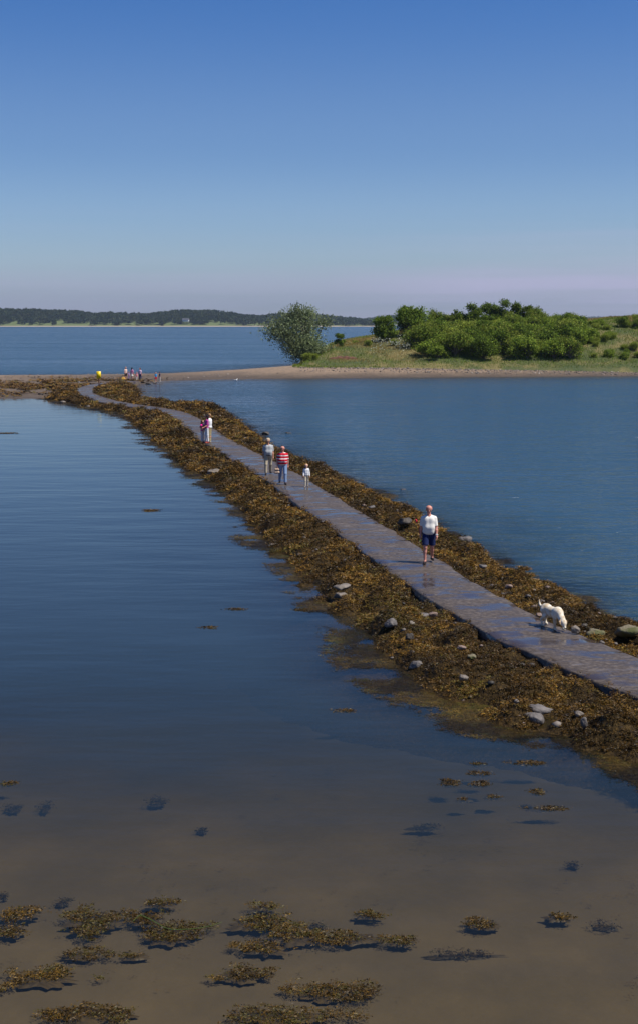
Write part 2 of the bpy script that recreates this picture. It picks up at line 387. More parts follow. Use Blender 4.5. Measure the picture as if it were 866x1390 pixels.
# ripples: three scales of waves with the wind across the view
w1 = noise(N, L, 1.5, 3, mapping(N, L, P_, (.38, 1.0, 1), (0, 0, .12)), .6)
w2 = noise(N, L, 5.0, 3, mapping(N, L, P_, (.55, 1.0, 1), (0, 0, -.2)), .6)
w3 = noise(N, L, .62, 3, mapping(N, L, P_, (.30, 1.0, 1), (0, 0, .08)), .5)
hsum = math_(N, L, 'ADD', math_(N, L, 'MULTIPLY', w1.outputs[0], .85), math_(N, L, 'ADD', math_(N, L, 'MULTIPLY', w2.outputs[0], .10), math_(N, L, 'MULTIPLY', w3.outputs[0], 2.9)))
gust = noise(N, L, .02, 4, mapping(N, L, P_, (.35, 1.6, 1)), .6)
gustf = N.new('ShaderNodeMapRange'); L.new(gust.outputs[0], gustf.inputs[0]); gustf.inputs[1].default_value = .35; gustf.inputs[2].default_value = .65; gustf.inputs[3].default_value = .55; gustf.inputs[4].default_value = 1.25
bp = N.new('ShaderNodeBump'); bp.inputs['Distance'].default_value = .40
L.new(hsum, bp.inputs['Height']); L.new(math_(N, L, 'MULTIPLY', aR.outputs['Fac'], gustf.outputs[0]), bp.inputs['Strength'])
L.new(bp.outputs[0], gl.inputs['Normal'])
L.new(math_(N, L, 'ADD', .02, math_(N, L, 'MULTIPLY', aR.outputs['Fac'], .10)), gl.inputs['Roughness'])
fr = N.new('ShaderNodeFresnel'); fr.inputs['IOR'].default_value = 1.33; L.new(bp.outputs[0], fr.inputs['Normal'])
gl.inputs[0].default_value = (.92, .96, 1.0, 1)
mx = N.new('ShaderNodeMixShader'); L.new(math_(N, L, 'POWER', fr.outputs[0], 1.25), mx.inputs[0]); L.new(dfm.outputs[0], mx.inputs[1]); L.new(gl.outputs[0], mx.inputs[2])
L.new(mx.outputs[0], N['Material Output'].inputs['Surface']); M['water'] = m
tag(grid_mesh('water', WX, WY, WX * 0, WX == WX, M['water'], attrs={'depth': depth, 'ripple': ripple}), kind='structure')

# ------------------------------------------------------------------ seaweed fronds
def fronds(P, length, width, cols, up=.35, droop=.5, flat=False):
    n = len(P); az = rng.uniform(0, 2 * np.pi, n); u = rng.uniform(-.15, 1, n) * up
    if flat: u = rng.uniform(-.02, .10, n)
    d = np.c_[np.cos(az), np.sin(az), u]; s_ = np.c_[-np.sin(az), np.cos(az), rng.uniform(-.5, .5, n) * (0.15 if flat else 1)]
    l = length * rng.uniform(.5, 1.3, n); w = width * rng.uniform(.6, 1.4, n)
    A = P; B = P + d * (l * .55)[:, None]; C = B + (d - np.c_[np.zeros(n), np.zeros(n), np.full(n, droop if not flat else .05)] + rng.normal(0, .25, (n, 3)) * [1, 1, .3]) * (l * .5)[:, None]
    W = s_ * (w * .5)[:, None]
    V = np.stack([A - W * .6, A + W * .6, B - W, B + W, C - W * .35, C + W * .35], 1).reshape(-1, 3)
    k = np.arange(n)[:, None] * 6
    Fq = np.concatenate([k + [0, 1, 3, 2], k + [2, 3, 5, 4]])
    return V, Fq, np.repeat(cols, 6, 0)
PAL = np.array([[.215, .108, .012], [.15, .074, .009], [.080, .042, .009], [.29, .155, .018], [.115, .100, .016], [.030, .018, .007], [.18, .115, .025]])
def weedcols(x, y, seed=0, gold=0.):
    n = len(x); t = fbm(x, y, .8, 3, 70 + seed); t2 = fbm(x, y, .25, 2, 77)
    wts = np.stack([.9 * sstep(.4, .6, t), .9 + 0 * t, .55 + 1.1 * sstep(.6, .35, t), .9 * sstep(.5, .75, t), .3 + 1.8 * sstep(.62, .72, fbm(x, y, 1.6, 2, 90)), .5 + .9 * sstep(.6, .3, t2), .35 + 0 * t], 1)
    wts /= wts.sum(1)[:, None]; cu = wts.cumsum(1); k = (rng.random(n)[:, None] > cu).sum(1).clip(0, 6)
    return (PAL[k] * .75 + .25 * np.array([.13, .072, .012])) * rng.uniform(.75, 1.2, (n, 1)) * .88 * (1 + gold)
sel = near & (GD > -1.1) & (GDC > PWID - .12) & (GH > -.45)
jj, ii = np.nonzero(sel)
dist = gy[jj]
mat_noise = fbm(gx[ii] * 1.0, gy[jj] * 1.0, 1.3, 3, 101)
cover = fbm(gx[ii], gy[jj], 1.1, 3, 111)
h_ = GH[jj, ii]
# bare spots show rubble; below the waterline only where mats float
mat_noise = fbm(gx[ii] / 2.4, gy[jj] * .9, .9, 3, 101)
w = np.where(h_ > .03, sstep(.12, .24, cover), sstep(.48, .54, mat_noise + .14 * sstep(-.10, .03, h_)) * sstep(-.34, -.06, h_) * .9)
w = w * (dist / 25.) ** -2.1
w *= sstep(PWID - .1, PWID + .5, GDC[jj, ii]) * .75 + .25
w /= w.sum(); NB = 190000; KF = 12
pick = rng.choice(len(w), NB, p=w)
def tufts(tx, ty, tz, flt, size, cols, K):
    n = len(tx); d = rng.normal(size=(n, K, 3)); d /= np.linalg.norm(d, axis=2)[..., None]; d[..., 2] = np.abs(d[..., 2])
    rad = (size * rng.uniform(2.0, 5.2, n))[:, None, None] * rng.random((n, K, 1)) ** .4
    sc3 = np.where(flt[:, None, None], np.array([1.5, 1.0, .05]), np.array([1., 1., .62]))
    P = np.stack([tx, ty, tz], -1)[:, None] + d * rad * sc3; P = P.reshape(-1, 3); S = np.repeat(size, K) * rng.uniform(.6, 1.35, n * K); F_ = np.repeat(flt, K)
    ax_ = d.reshape(-1, 3) + rng.normal(0, .55, (n * K, 3)); ax_[:, 2] = np.where(F_, ax_[:, 2] * .05, ax_[:, 2] * .6 - .15); ax_ /= np.linalg.norm(ax_, axis=1)[:, None]
    sd_ = np.cross(ax_, rng.normal(size=(n * K, 3)) * np.where(F_, .12, 1)[:, None] + [0, 0, 1.]); sd_ /= np.linalg.norm(sd_, axis=1)[:, None]
    V = np.stack([P - ax_ * S[:, None] * 1.2, P - sd_ * S[:, None] * .24, P + ax_ * S[:, None] * 1.3, P + sd_ * S[:, None] * .24], 1).reshape(-1, 3)
    C = np.repeat(cols, K, 0) * rng.uniform(.72, 1.3, (n * K, 1)); return V, np.arange(len(V)).reshape(-1, 4), np.repeat(C, 4, 0)
px_ = gx[ii][pick] + rng.uniform(-.1, .1, NB); py_ = gy[jj][pick] + rng.uniform(-.1, .1, NB)
hz = gsample(GH, px_, py_); float_ = hz < .03
z_ = np.where(float_, .004 + rng.random(NB) * .012, hz + rng.uniform(-.02, .03, NB)); z_ = np.where(gsample(GDC, px_, py_) < PWID + .02, PZ - .03, z_)
keepok = gsample(GDC, px_, py_) > PWID - .16 + .3 * fbm(px_, py_, .7, 2, 66)
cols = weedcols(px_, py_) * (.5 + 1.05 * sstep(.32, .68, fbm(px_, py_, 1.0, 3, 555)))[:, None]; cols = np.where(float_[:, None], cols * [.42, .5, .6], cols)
k_ = keepok; V, Fq, C = tufts(px_[k_], py_[k_], z_[k_], float_[k_], np.clip(.00085 * py_[k_], .025, .12), cols[k_], KF)
fl4 = np.repeat(float_[k_], KF * 4); V[:, 2] = np.where(fl4, np.maximum(V[:, 2], .003), V[:, 2])
o = np_mesh('seaweed', V, Fq, M['weed'], col=C)
tag(o, 'brown and golden bladderwrack heaped along both sides of the causeway', 'seaweed', kind='stuff')

# isolated patches (photo px centre, width px, height px, submerged?, label)
PATCH = [
 (10,1063,24,8,0,'tiny brown weed tip at the left edge, well above the foreground mats'),
 (215,1075,42,14,1,'dark sunken weed blot lying alone in the middle of the lagoon shallows'),
 (20,1084,34,14,1,'dark sunken weed smudge at the left edge under a brown tip'),
 (62,1083,20,16,1,'small dark sunken weed blot beside the left edge smudge'),
 (275,1117,24,8,1,'faint sunken weed speck between the open shallows and the near mats'),
 (85,1218,28,10,1,'dark sunken weed blot above the big left foreground mat'),
 (4,1210,18,10,1,'dark weed blot cut by the left edge above the near mats'),
 (218,1224,62,14,0,'narrow golden weed mat with a dark rim, alone above the big left mat'),
 (32,1238,64,18,0,'golden weed mat at the left edge of the shallows'),
 (20,1262,46,16,0,'small ragged weed mat at the left edge below a larger one'),
 (125,1250,90,32,0,'broad golden weed mat with a bright green strand on its right'),
 (202,1246,56,18,0,'rounded weed mat touching the broad left mat'),
 (236,1266,96,28,0,'long slanting weed mat right of the green strand'),
 (110,1294,72,14,0,'brown weed mat low on the left below the broad mat'),
 (185,1296,50,10,0,'thin weed mat low between two larger left mats'),
 (360,1229,52,12,0,'small round golden weed mat floating highest in the centre foreground'),
 (345,1250,90,22,0,'wide yellow brown weed mat below the small round one'),
 (402,1268,92,24,0,'ragged weed mat right of the wide centre mat'),
 (362,1286,72,18,0,'dense weed mat lowest of the centre cluster'),
 (432,1251,20,9,1,'small dark sunken blot right of the centre mats'),
 (500,1240,48,12,0,'dark weed mat with a golden tip right of the centre'),
 (482,1272,110,16,0,'long dark weed band streaked with gold in the lower centre'),
 (545,1277,42,12,0,'golden weed tuft on the right end of the long dark band'),
 (630,1290,170,12,1,'very long thin dark weed band low on the right'),
 (655,1252,54,16,0,'slanted dark weed mat alone on the right'),
 (756,1243,46,14,0,'curved weed mat with brown tips far right in the shallows'),
 (820,1250,52,14,1,'dark sunken weed blot next to the curved right mat'),
 (778,1165,26,10,1,'dark sunken weed star alone on the right shallows'),
 (575,1112,70,10,1,'faint dark sunken weed streak in the centre right shallows'),
 (608,1062,36,12,0,'golden weed mat leftmost of the floating cluster off the bank'),
 (651,1050,38,7,0,'thin golden weed mat topmost of the floating cluster'),
 (649,1063,46,9,0,'brown weed mat in the middle of the floating cluster'),
 (648,1037,28,5,0,'tiny weed mat just above the floating cluster'),
 (668,1081,50,8,0,'long golden weed mat below the floating cluster'),
 (630,1084,32,5,0,'faint weed sliver left of the long golden mat'),
 (720,1036,72,7,0,'long thin golden weed mat nearest the bank corner'),
 (727,1075,22,6,0,'tiny golden weed mat between two longer ones on the right'),
 (735,1097,66,8,0,'golden weed mat with a thin tail trailing right'),
 (205,693,20,3,0,'tiny weed sliver alone far out on the calm lagoon'),
 (325,827,30,4,0,'short weed sliver in the dark blue lagoon left of the bank'),
 (280,852,22,3,0,'thin weed sliver just below another in the dark blue lagoon'),
 (60,1325,120,26,0,'broad dark weed mat in the lower left corner'),
 (330,1322,100,20,0,'slanted weed mat under the centre cluster near the bottom'),
 (450,1345,130,26,0,'wide golden weed mat at the bottom centre'),
 (120,1374,150,24,0,'weed mat cut by the bottom edge on the left'),
 (380,1378,170,22,0,'weed mat cut by the bottom edge in the centre'),
 (467,965,36,5,0,'small weed sliver in the lagoon below the bank edge'),
 (415,828,34,6,0,'weed mat floating just off the bank below the pale flat stone'),
 (10,588,20,2,0,'faint weed sliver far out at the left edge of the lagoon'),
]
for (cx, cy, w_, h2, sub, lab) in PATCH:
    if cy > 1235 and not sub: w_, h2 = w_ * 1.25, h2 * 1.35
    c = at(cx, cy, 0); Y = c[1]; ppm = F / Y
    rx = w_ / ppm / 2; ry = max(.12, abs(at(cx, cy - h2 / 2.)[1] - at(cx, cy + h2 / 2.)[1]) / 2)
    n = int(np.clip(rx * ry * 3.14 * (900 if not sub else 600) * np.interp(Y, [15, 40, 90], [1, .5, .15]), 60, 9000))
    q = rng.uniform(-1.15, 1.15, (n * 3, 2)); rad = np.hypot(q[:, 0], q[:, 1]); X = c[0] + q[:, 0] * rx; YY = c[1] + q[:, 1] * ry
    nz = fbm(X, YY, max(.25, rx * .5), 3, 130 + int(cx)) * 1.1 - .5
    ok = rad < .62 + nz * 1.7; X = X[ok][:n]; YY = YY[ok][:n]; rad = rad[ok][:n]; k = len(X)
    top = np.clip(1 - rad, 0, 1)
    z = -np.interp(YY, [13, 16, 19, 22], [.07, .09, .13, .22]) + .03 + rng.random(k) * .04 if sub else np.where(rng.random(k) < .85, .002 + rng.random(k) * .014 * top, -rng.random(k) * .04)
    lc = weedcols(X, YY, 0, -.40 if not sub else -.62) * [.95, 1.0, 1.0]
    kt = max(8, int(k / 2.4))
    V, Fq, C = tufts(X[:kt], YY[:kt], z[:kt], np.ones(kt, bool), np.full(kt, np.clip(.00085 * Y, .016, .13)), lc[:kt], 9)
    V[:, 2] += rng.normal(0, .006, len(V))
    th = np.linspace(0, 2 * np.pi, 64, endpoint=False); rr_ = np.linspace(.02, 1.05, 6)[:, None]; edge = .30 + .95 * fbm(np.cos(th) * 2 + cx, np.sin(th) * 2 + cy, .55, 4, 7)
    DX = c[0] + rr_ * edge * np.cos(th) * rx * .78; DY = c[1] + rr_ * edge * np.sin(th) * ry * .78; DZ = (-.018 if not sub else -float(np.interp(Y, [13, 16, 19, 22], [.06, .07, .10, .19]))) - .02 * rr_ ** 4 + 0 * DX + (fbm(DX, DY, .15, 2, 3) - .5) * .012
    I_ = np.arange(6 * 64).reshape(6, 64); J_ = np.roll(I_, -1, 1); Fd = np.stack([I_[:-1], J_[:-1], J_[1:], I_[1:]], -1).reshape(-1, 4)
    Fq = np.vstack([Fq, Fd + len(V)]); C = np.vstack([C, np.array([.060, .040, .014]) * rng.uniform(.5, 1.4, (384, 1)) * (.5 if sub else 1)]); V = np.vstack([V, np.c_[DX.ravel(), DY.ravel(), DZ.ravel()]])
    V -= [c[0], c[1], 0]
    if 'bright green strand' in lab:
        t = np.linspace(0, 1, 24); sx = .55 + t * 1.15 + .05 * np.sin(t * 9); sy = -.05 - .35 * np.sin(t * 3.1) + .25 * (t > .0) * (1 - t); sw = .010 * (1 - t * .7)
        rib = np.stack([np.c_[sx, sy - sw, t * 0 + .018], np.c_[sx, sy + sw, t * 0 + .02]], 1).reshape(-1, 3); kk = np.arange(23)[:, None] * 2 + len(V)
        Fq = np.vstack([Fq, kk + [0, 1, 3, 2]]); V = np.vstack([V, rib]); C = np.vstack([C, np.tile([[.045, .07, .012]], (48, 1))])
    o = np_mesh('seaweed_mat', V, Fq, M['weed'], col=C); o.location = (c[0], c[1], 0)
    tag(o, lab, 'seaweed', 'seaweed mats scattered in the calm lagoon')

ns = 900; X = rng.uniform(-6.5, 6.5, ns); Y = 14.5 + rng.random(ns) ** 1.4 * 12; ok = fbm(X, Y, 2.2, 3, 717) > .5; X, Y = X[ok], Y[ok]
V, Fq, C = tufts(X, Y, -np.interp(Y, [13, 16, 19, 22, 27], [.07, .10, .16, .30, .58]) + .03 + rng.random(len(X)) * .03, np.ones(len(X), bool), rng.uniform(.008, .02, len(X)), weedcols(X, Y, 0, -.5), 7)
tag(np_mesh('seaweed_scraps', V, Fq, M['weed'], col=C), 'small dark scraps of weed lying on the bed of the shallows', 'seaweed', kind='stuff')
# ------------------------------------------------------------------ stones
_ico = {}
def ico(sub):
    if sub in _ico: return _ico[sub]
    import bmesh
    bm = bmesh.new(); bmesh.ops.create_icosphere(bm, subdivisions=sub, radius=1)
    V = np.array([v.co[:] for v in bm.verts]); Fc = np.array([[v.index for v in f.verts] for f in bm.faces]); bm.free()
    _ico[sub] = (V, Fc); return V, Fc
def rock(px, py, wpx, hpx, mat, label, z=None, sub=3, group=None, name='rock', flatz=1.):
    c = at(px, py, .15)
    up_ = .17 if z == 'up' else 0
    if z is None or up_:
        z = float(gsample(GH, np.array([c[0]]), np.array([c[1]]))[0]) if c[1] < 170 else float(bsample(c[0], c[1]))
        z = max(z, 0) + up_
    c = at(px, py, z + .05)
    ppm = F / c[1]; rx = wpx / ppm / 2; rz = max(.05, hpx / ppm / 2) * flatz; ry = rx * random.uniform(.75, 1.)
    V, Fc = ico(sub); sd = random.randrange(999)
    V = V.copy(); V = np.sign(V) * np.abs(V) ** .85
    d = 1 + (fbm(V[:, 0] * 2 + V[:, 2] * 1.3 + 9, V[:, 1] * 2 + V[:, 2] + 4, 1.1, 3, sd) - .5) * .7
    for _ in range(5):
        nrm = rng.normal(size=3); nrm /= np.linalg.norm(nrm); dt = V @ nrm; V = V - np.outer(np.clip(dt - .72, 0, 1), nrm)
    V = V * d[:, None] * [rx, ry, rz]
    o = np_mesh(name, V, Fc, M[mat], smooth=True); o.location = (c[0], c[1], z + rz * .45); o.rotation_euler = (random.uniform(-.1, .1), random.uniform(-.15, .15), random.uniform(-.5, .5))
    tag(o, label, 'rock', group); return o
LB = 'stones lying in the weed left of the causeway'; RB = 'stones lying in the weed right of the causeway'
for a in [
 (465,796,27,8,'rock_pale','long flat pale stone near the lagoon edge, topmost of two'),
 (462,810,17,11,'rock_pale','rounded pale stone just below the long flat pale stone'),
 (530,846,16,13,'rock_grey','rounded grey stone left of the pair of stones in the weed'),
 (558,847,12,9,'rock_pale','small pale stone right of the rounded grey stone'),
 (574,835,17,9,'rock_grey','flat grey stone beside the path edge below the walking man'),
 (587,833,12,7,'rock_pink','small pinkish stone touching the flat grey stone by the path'),
 (582,846,16,5,'rock_pale','thin pale slab stone below the flat grey stone by the path'),
 (566,904,20,15,'rock_grey','smooth grey stone half sunk in weed near the lagoon edge'),
 (627,867,13,8,'rock_pale','small pale stone close to the path edge, upper of two'),
 (626,878,12,7,'rock_pink','small pinkish stone close to the path edge, lower of two'),
 (628,919,13,9,'rock_pale','small pale stone left of the big weed draped boulder'),
 (731,963,33,15,'rock_grey','large rounded grey stone resting on another, nearest to the water', 'up'),
 (726,975,31,15,'rock_grey','large rounded grey stone under the topmost grey one'),
 (792,982,9,18,'rock_grey','upright narrow grey stone in dark weed'),
 (785,968,14,9,'rock_pale','small pale stone above the upright narrow stone'),
 (793,960,10,7,'rock_pale','smallest pale stone just above the upright narrow stone and its neighbour'),
 (839,972,17,8,'rock_grey','flat grey stone at the right of the near bank'),
 (728,935,8,6,'rock_pink','tiny pinkish stone above the two large stacked grey stones'),
 (290,643,19,10,'rock_pale','pale stone on the bank level with the striped shirt man, near the lagoon'),
 (505,760,10,5,'rock_grey','small grey stone in weed near the path left of the walking man'),
 (400,706,8,5,'rock_pale','tiny pale stone in weed where the path is wettest'),
 (475,757,9,5,'rock_grey','small grey stone by the path edge above the long pale stone'),
 (556,864,12,12,'rock_dark','dark stone in shadow beneath the pair of stones'),
 (590,782,10,5,'rock_green','small algae stained stone on the path edge left of the man'),
 (640,890,12,7,'rock_green','algae green stone against the path edge above the boulder'),
 (655,900,14,7,'rock_grey','grey stone against the path edge right of the green one'),
 (520,812,12,6,'rock_grey','grey stone in the middle of the weed right of the long pale stone'),
 (600,856,11,6,'rock_grey','grey stone near the path below the thin pale slab stone'),
]: rock(*a, group=LB)
for a in [
 (775,838,22,16,'rock_grey','grey boulder right behind the white dog'),
 (781,854,13,10,'rock_pale','smooth pale stone at the nose of the white dog'),
 (807,862,28,18,'rock_green','algae green boulder by the path right of the dog'),
 (731,834,9,7,'rock_pink','pinkish stone just left of the dog behind the path edge'),
 (852,858,36,18,'rock_green','big dark boulder with green top at the right edge'),
 (723,788,26,7,'rock_pale','long flat pale stone at the water edge above the dog'),
 (719,820,12,8,'rock_grey','grey stone above the dog tail'),
 (736,816,10,6,'rock_grey','small grey stone in weed above the dog back'),
 (632,735,21,13,'rock_grey','grey boulder at the water edge right of the walking man'),
 (617,735,10,7,'rock_pale','small pale stone left of the grey water edge boulder'),
 (602,757,9,6,'rock_pink','small pinkish stone beside the walking man feet'),
 (549,708,19,9,'rock_dark','dark boulder left of the walking man'),
 (300,586,8,5,'rock_pink','tiny pinkish stone right of the standing couple'),
 (482,676,12,6,'rock_pale','pale stone beside the path between the child and the walking man'),
 (505,688,9,5,'rock_grey','small grey stone on the bank left of the dark boulder'),
 (655,768,12,6,'rock_grey','grey stone on the right bank halfway from man to dog'),
 (690,795,11,6,'rock_pink','pinkish stone on the right bank nearer the dog than the man'),
 (825,873,14,7,'rock_grey','flat grey stone between the green boulder and the right edge'),
 (792,848,10,7,'rock_dark','dark stone between the grey boulder and the green boulder'),
]: rock(*a, group=RB)
rock(361, 589, 11, 6, 'rock_dark', 'dark rounded rock standing in the rippled water behind the two men', z=.0, group='rocks standing in the rippled water')
rock(392, 588, 8, 3.5, 'rock_dark', 'low dark rock barely above the rippled water, right of a larger one', z=-.05, group='rocks standing in the rippled water')
rock(547, 664, 10, 2.5, 'rock_dark', 'nearly submerged brown rock in the rippled water above the walking man', z=-.03, group='rocks standing in the rippled water')
BS = 'stones at the far end of the causeway'
for a in [(57,537,9,7,'rock_dark','dark stone at the lagoon edge on the left sand'),(64,535,7,5,'rock_grey','grey stone beside the dark stone on the left sand'),(79,524,7,5,'rock_pale','pale stone in the weed left of the path bend'),
 (66,523,8,3,'rock_dark','long dark stone on sand left of the path bend'),(98,524,7,4,'rock_grey','grey stone just left of the path bend'),(86,546,9,4,'rock_pale','pale flat stone at the lagoon edge under the path bend'),
 (196,520,8,4,'rock_dark','dark stone at the waterline below the beach group'),(202,521,7,4,'rock_dark','dark stone nearest the paddling pair'),(211,519.5,6,2.5,'rock_pale','pale flat stone under the child in blue'),
 (205,540,5,3,'rock_pale','tiny pale stone on the weed beyond the couple'),(108,519,5,3,'rock_grey','small grey stone left of the yellow sign'),(120,552,7,4,'rock_grey','grey stone on the weed bank left of the sign reflection')]:
    rock(*a, group=BS, sub=2)
# countless small stones: rubble on the banks and the tide line of the beach
def scatter(name, P, size, cols, label, flat=.55):
    V0, F0 = ico(1); n = len(P); th = rng.uniform(0, 6.28, n); S = size[:, None] * rng.uniform(.6, 1.3, (n, 3)) * [1, 1, flat]
    Vv = V0[None] * S[:, None, :] * (1 + rng.uniform(-.18, .18, (n, len(V0), 1)))
    c, s_ = np.cos(th)[:, None], np.sin(th)[:, None]
    X = Vv[..., 0] * c - Vv[..., 1] * s_; Y = Vv[..., 0] * s_ + Vv[..., 1] * c
    V = np.stack([X, Y, Vv[..., 2]], -1) + P[:, None, :]
    Fq = (F0[None] + (np.arange(n) * len(V0))[:, None, None]).reshape(-1, 3)
    o = np_mesh(name, V.reshape(-1, 3), Fq, M['pebble'], col=np.repeat(cols, len(V0), 0), smooth=True)
    tag(o, label, 'stones', kind='stuff'); return o
m, nt, N, L, b = newmat('pebbles'); a = N.new('ShaderNodeAttribute'); a.attribute_name = 'Col'; L.new(a.outputs['Color'], b.inputs['Base Color']); b.inputs['Roughness'].default_value = .7; M['pebble'] = m
SP = np.array([[.20, .17, .15], [.30, .25, .21], [.13, .11, .10], [.27, .19, .15], [.07, .06, .05]])
selr = near & (GH > .04) & (GDC > PWID + .22) & (GD > 0); jr, ir = np.nonzero(selr)
wr = sstep(.55, .68, fbm(gx[ir], gy[jr], 1.1, 3, 333)) * .9 + .06 + .5 * (GDC[jr, ir] < PWID + .6); wr *= np.interp(gy[jr], [15, 60, 170], [1, .5, .15]); wr /= wr.sum()
pk = rng.choice(len(wr), 1500, p=wr); X = gx[ir][pk] + rng.uniform(-.07, .07, 1500); Y = gy[jr][pk] + rng.uniform(-.07, .07, 1500)
sz = .035 + .075 * rng.random(1500) ** 3
scatter('rubble', np.c_[X, Y, gsample(GH, X, Y) + .03], sz, SP[rng.integers(0, 5, 1500)] * .6, 'small grey and pinkish stones showing through the seaweed')
n = 3600; X = rng.uniform(-3, 110, n); Y = 201.0 + rng.normal(0, .9, n) - (rng.random(n) < .25) * 3.5
zb = bsample(X, Y)
scatter('shingle', np.c_[X, Y, zb + .03], .07 + .14 * rng.random(n) ** 2, SP[rng.integers(0, 5, n)] * np.where(rng.random((n, 1)) < .2, 1.1, .7), 'band of grey shingle along the top of the island beach')
n = 1500; X = rng.uniform(-90, -4, n); Y = rng.uniform(138, 196, n); zb = bsample(X, Y); ok = zb > .06
scatter('sand_pebbles', np.c_[X, Y, zb + .02][ok], (.05 + .12 * rng.random(n) ** 3)[ok], SP[rng.integers(0, 5, n)][ok], 'scattered pebbles on the low sand spit')
# weed strewn over the spit around the path bend
n = 16000; c0 = at(100, 527, .2); X = c0[0] + rng.normal(0, 5.5, n); Y = c0[1] + rng.normal(4, 9, n); nz = fbm(X, Y, 3, 3, 414); zb = bsample(X, Y)
dcc = gsample(GDC, X, Y); ok = (nz > .50) & (zb > .03) & (dcc > PWID + .2); X, Y, zb = X[ok], Y[ok], zb[ok]
V, Fq, C = fronds(np.c_[X, Y, np.maximum(zb, gsample(GH, X, Y)) + .05 + rng.random(len(X)) * .15], np.full(len(X), .55), np.full(len(X), .16), weedcols(X, Y))
tag(np_mesh('stranded_seaweed', V, Fq, M['weed'], col=C), 'brown weed stranded on the sand spit around the bend of the path', 'seaweed', kind='stuff')

# ------------------------------------------------------------------ vegetation
def leaves(P, size, cols, nrm=None):
    n = len(P); a = rng.normal(size=(n, 3)); a /= np.linalg.norm(a, axis=1)[:, None]
    b_ = np.cross(a, rng.normal(size=(n, 3))); b_ /= np.linalg.norm(b_, axis=1)[:, None]
    s_ = (size * rng.uniform(.6, 1.4, n))[:, None]
    V = np.stack([P - a * s_, P - b_ * s_ * .55, P + a * s_, P + b_ * s_ * .55], 1).reshape(-1, 3)
    return V, np.arange(n * 4).reshape(n, 4), np.repeat(cols, 4, 0)
def blobcloud(blobs, n, fuzz=.45):
    vol = np.array([b[3] * b[4] for b in blobs]); k = rng.choice(len(blobs), n, p=vol / vol.sum())
    B = np.array(blobs)[k]; d = rng.normal(size=(n, 3)); d /= np.linalg.norm(d, axis=1)[:, None]
    r = rng.random(n) ** .45 * (1 + rng.normal(0, fuzz, n) * .5)
    return B[:, :3] + d * r[:, None] * np.c_[B[:, 3], B[:, 3], B[:, 4]], k
def tube_mesh(paths, sides=6):
    Vs = []; Fs = []; off = 0
    for P, Rr in paths:
        P = np.array(P, float); T = np.gradient(P, axis=0); T /= np.linalg.norm(T, axis=1)[:, None]
        up = np.array([.3, .9, .1]); A = np.cross(T, up); A /= np.linalg.norm(A, axis=1)[:, None]; B = np.cross(T, A)
        th = np.linspace(0, 2 * np.pi, sides, endpoint=False)
        ring = P[:, None] + (A[:, None] * np.cos(th)[None, :, None] + B[:, None] * np.sin(th)[None, :, None]) * np.array(Rr)[:, None, None]
        n = len(P); I = np.arange(n * sides).reshape(n, sides) + off; J = np.roll(I, -1, 1)
        Fs.append(np.stack([I[:-1], J[:-1], J[1:], I[1:]], -1).reshape(-1, 4)); Vs.append(ring.reshape(-1, 3)); off += n * sides
    return np.vstack(Vs), np.vstack(Fs)
def tree_meshes(w, h, base, nb, nl, size, pal, lean=0., low=.25, seed=0, flat=.8, shrub=False):
    """crown of width w, total height h; returns (crown V,F,C),(trunk V,F)"""
    rs = np.random.default_rng(seed); blobs = []; limbs = []; w = w * 1.12
    ctr = np.array([lean, 0, h * (low + (1 - low) * .5)])
    for i in range(nb):
        th = rs.uniform(0, 6.283); u = rs.uniform(-1, 1); rr = rs.uniform(.15, .72)
        p = ctr + np.array([math.cos(th) * math.sqrt(1 - u * u * .8) * w / 2 * rr, math.sin(th) * math.sqrt(1 - u * u * .8) * w / 2 * rr * .8, u * h * (1 - low) / 2 * .78])
        r = w * rs.uniform(.12, .22) * (1 - .2 * abs(u)); blobs.append((*p, r, r * flat))
        mid = np.array([p[0] * .45, p[1] * .45, max(h * .12, p[2] * .55)])
        r0 = max(.03, w * .012)
        limbs.append(([(0, 0, h * .05 + 0), tuple(mid * [.5, .5, .8]), tuple(mid), tuple(p)], [r0 * 1.5, r0 * 1.2, r0, r0 * .3]))
    P, k = blobcloud(blobs, nl); P[:, 2] = np.maximum(P[:, 2], .05)
    pal = np.array(pal); bt = rs.uniform(.75, 1.25, nb)[k]
    C = pal[rng.integers(0, len(pal), nl)] * bt[:, None] * rng.uniform(.75, 1.3, (nl, 1))
    tr = [([(0, 0, -.3), (lean * .1, 0, h * .12), (lean * .35, 0, h * .35), (lean * .7, 0, h * .6)], [w * .032, w * .026, w * .018, w * .008])] + limbs
    return leaves(P, size, C), tube_mesh(tr)
DK = [(0.066, 0.102, 0.013), (0.092, 0.132, 0.018), (0.132, 0.174, 0.024)]
MD = [(0.132, 0.198, 0.02), (0.172, 0.252, 0.026), (0.106, 0.162, 0.018)]
LT = [(0.251, 0.312, 0.035), (0.198, 0.264, 0.031), (0.264, 0.324, 0.055)]
YG = [(0.224, 0.24, 0.039), (0.185, 0.21, 0.033)]
WI = [(.18, .22, .10), (.13, .165, .07), (.23, .27, .14)]
def plant(name, cat, label, group, x, y, tm, z=None, rz=0):
    (V, Fq, C), (TV, TF) = tm
    root = empty(name, (x, y, float(iground(x, y)) - .1 if z is None else z), rz); tag(root, label, cat, group)
    np_mesh('crown', V, Fq, M['leaf'], root, col=C); np_mesh('trunk', TV, TF, M['bark'], root, smooth=True)
    return root
wy_ = 213.; plant('willow_tree', 'tree', 'large silvery green willow leaning out over the shore at the left tip of the island', None, xat(418, wy_), wy_, tree_meshes(11.2, 9.6, 0, 30, 17500, .15, WI, lean=-1.0, low=.05, seed=14, flat=.8), z=1.0)
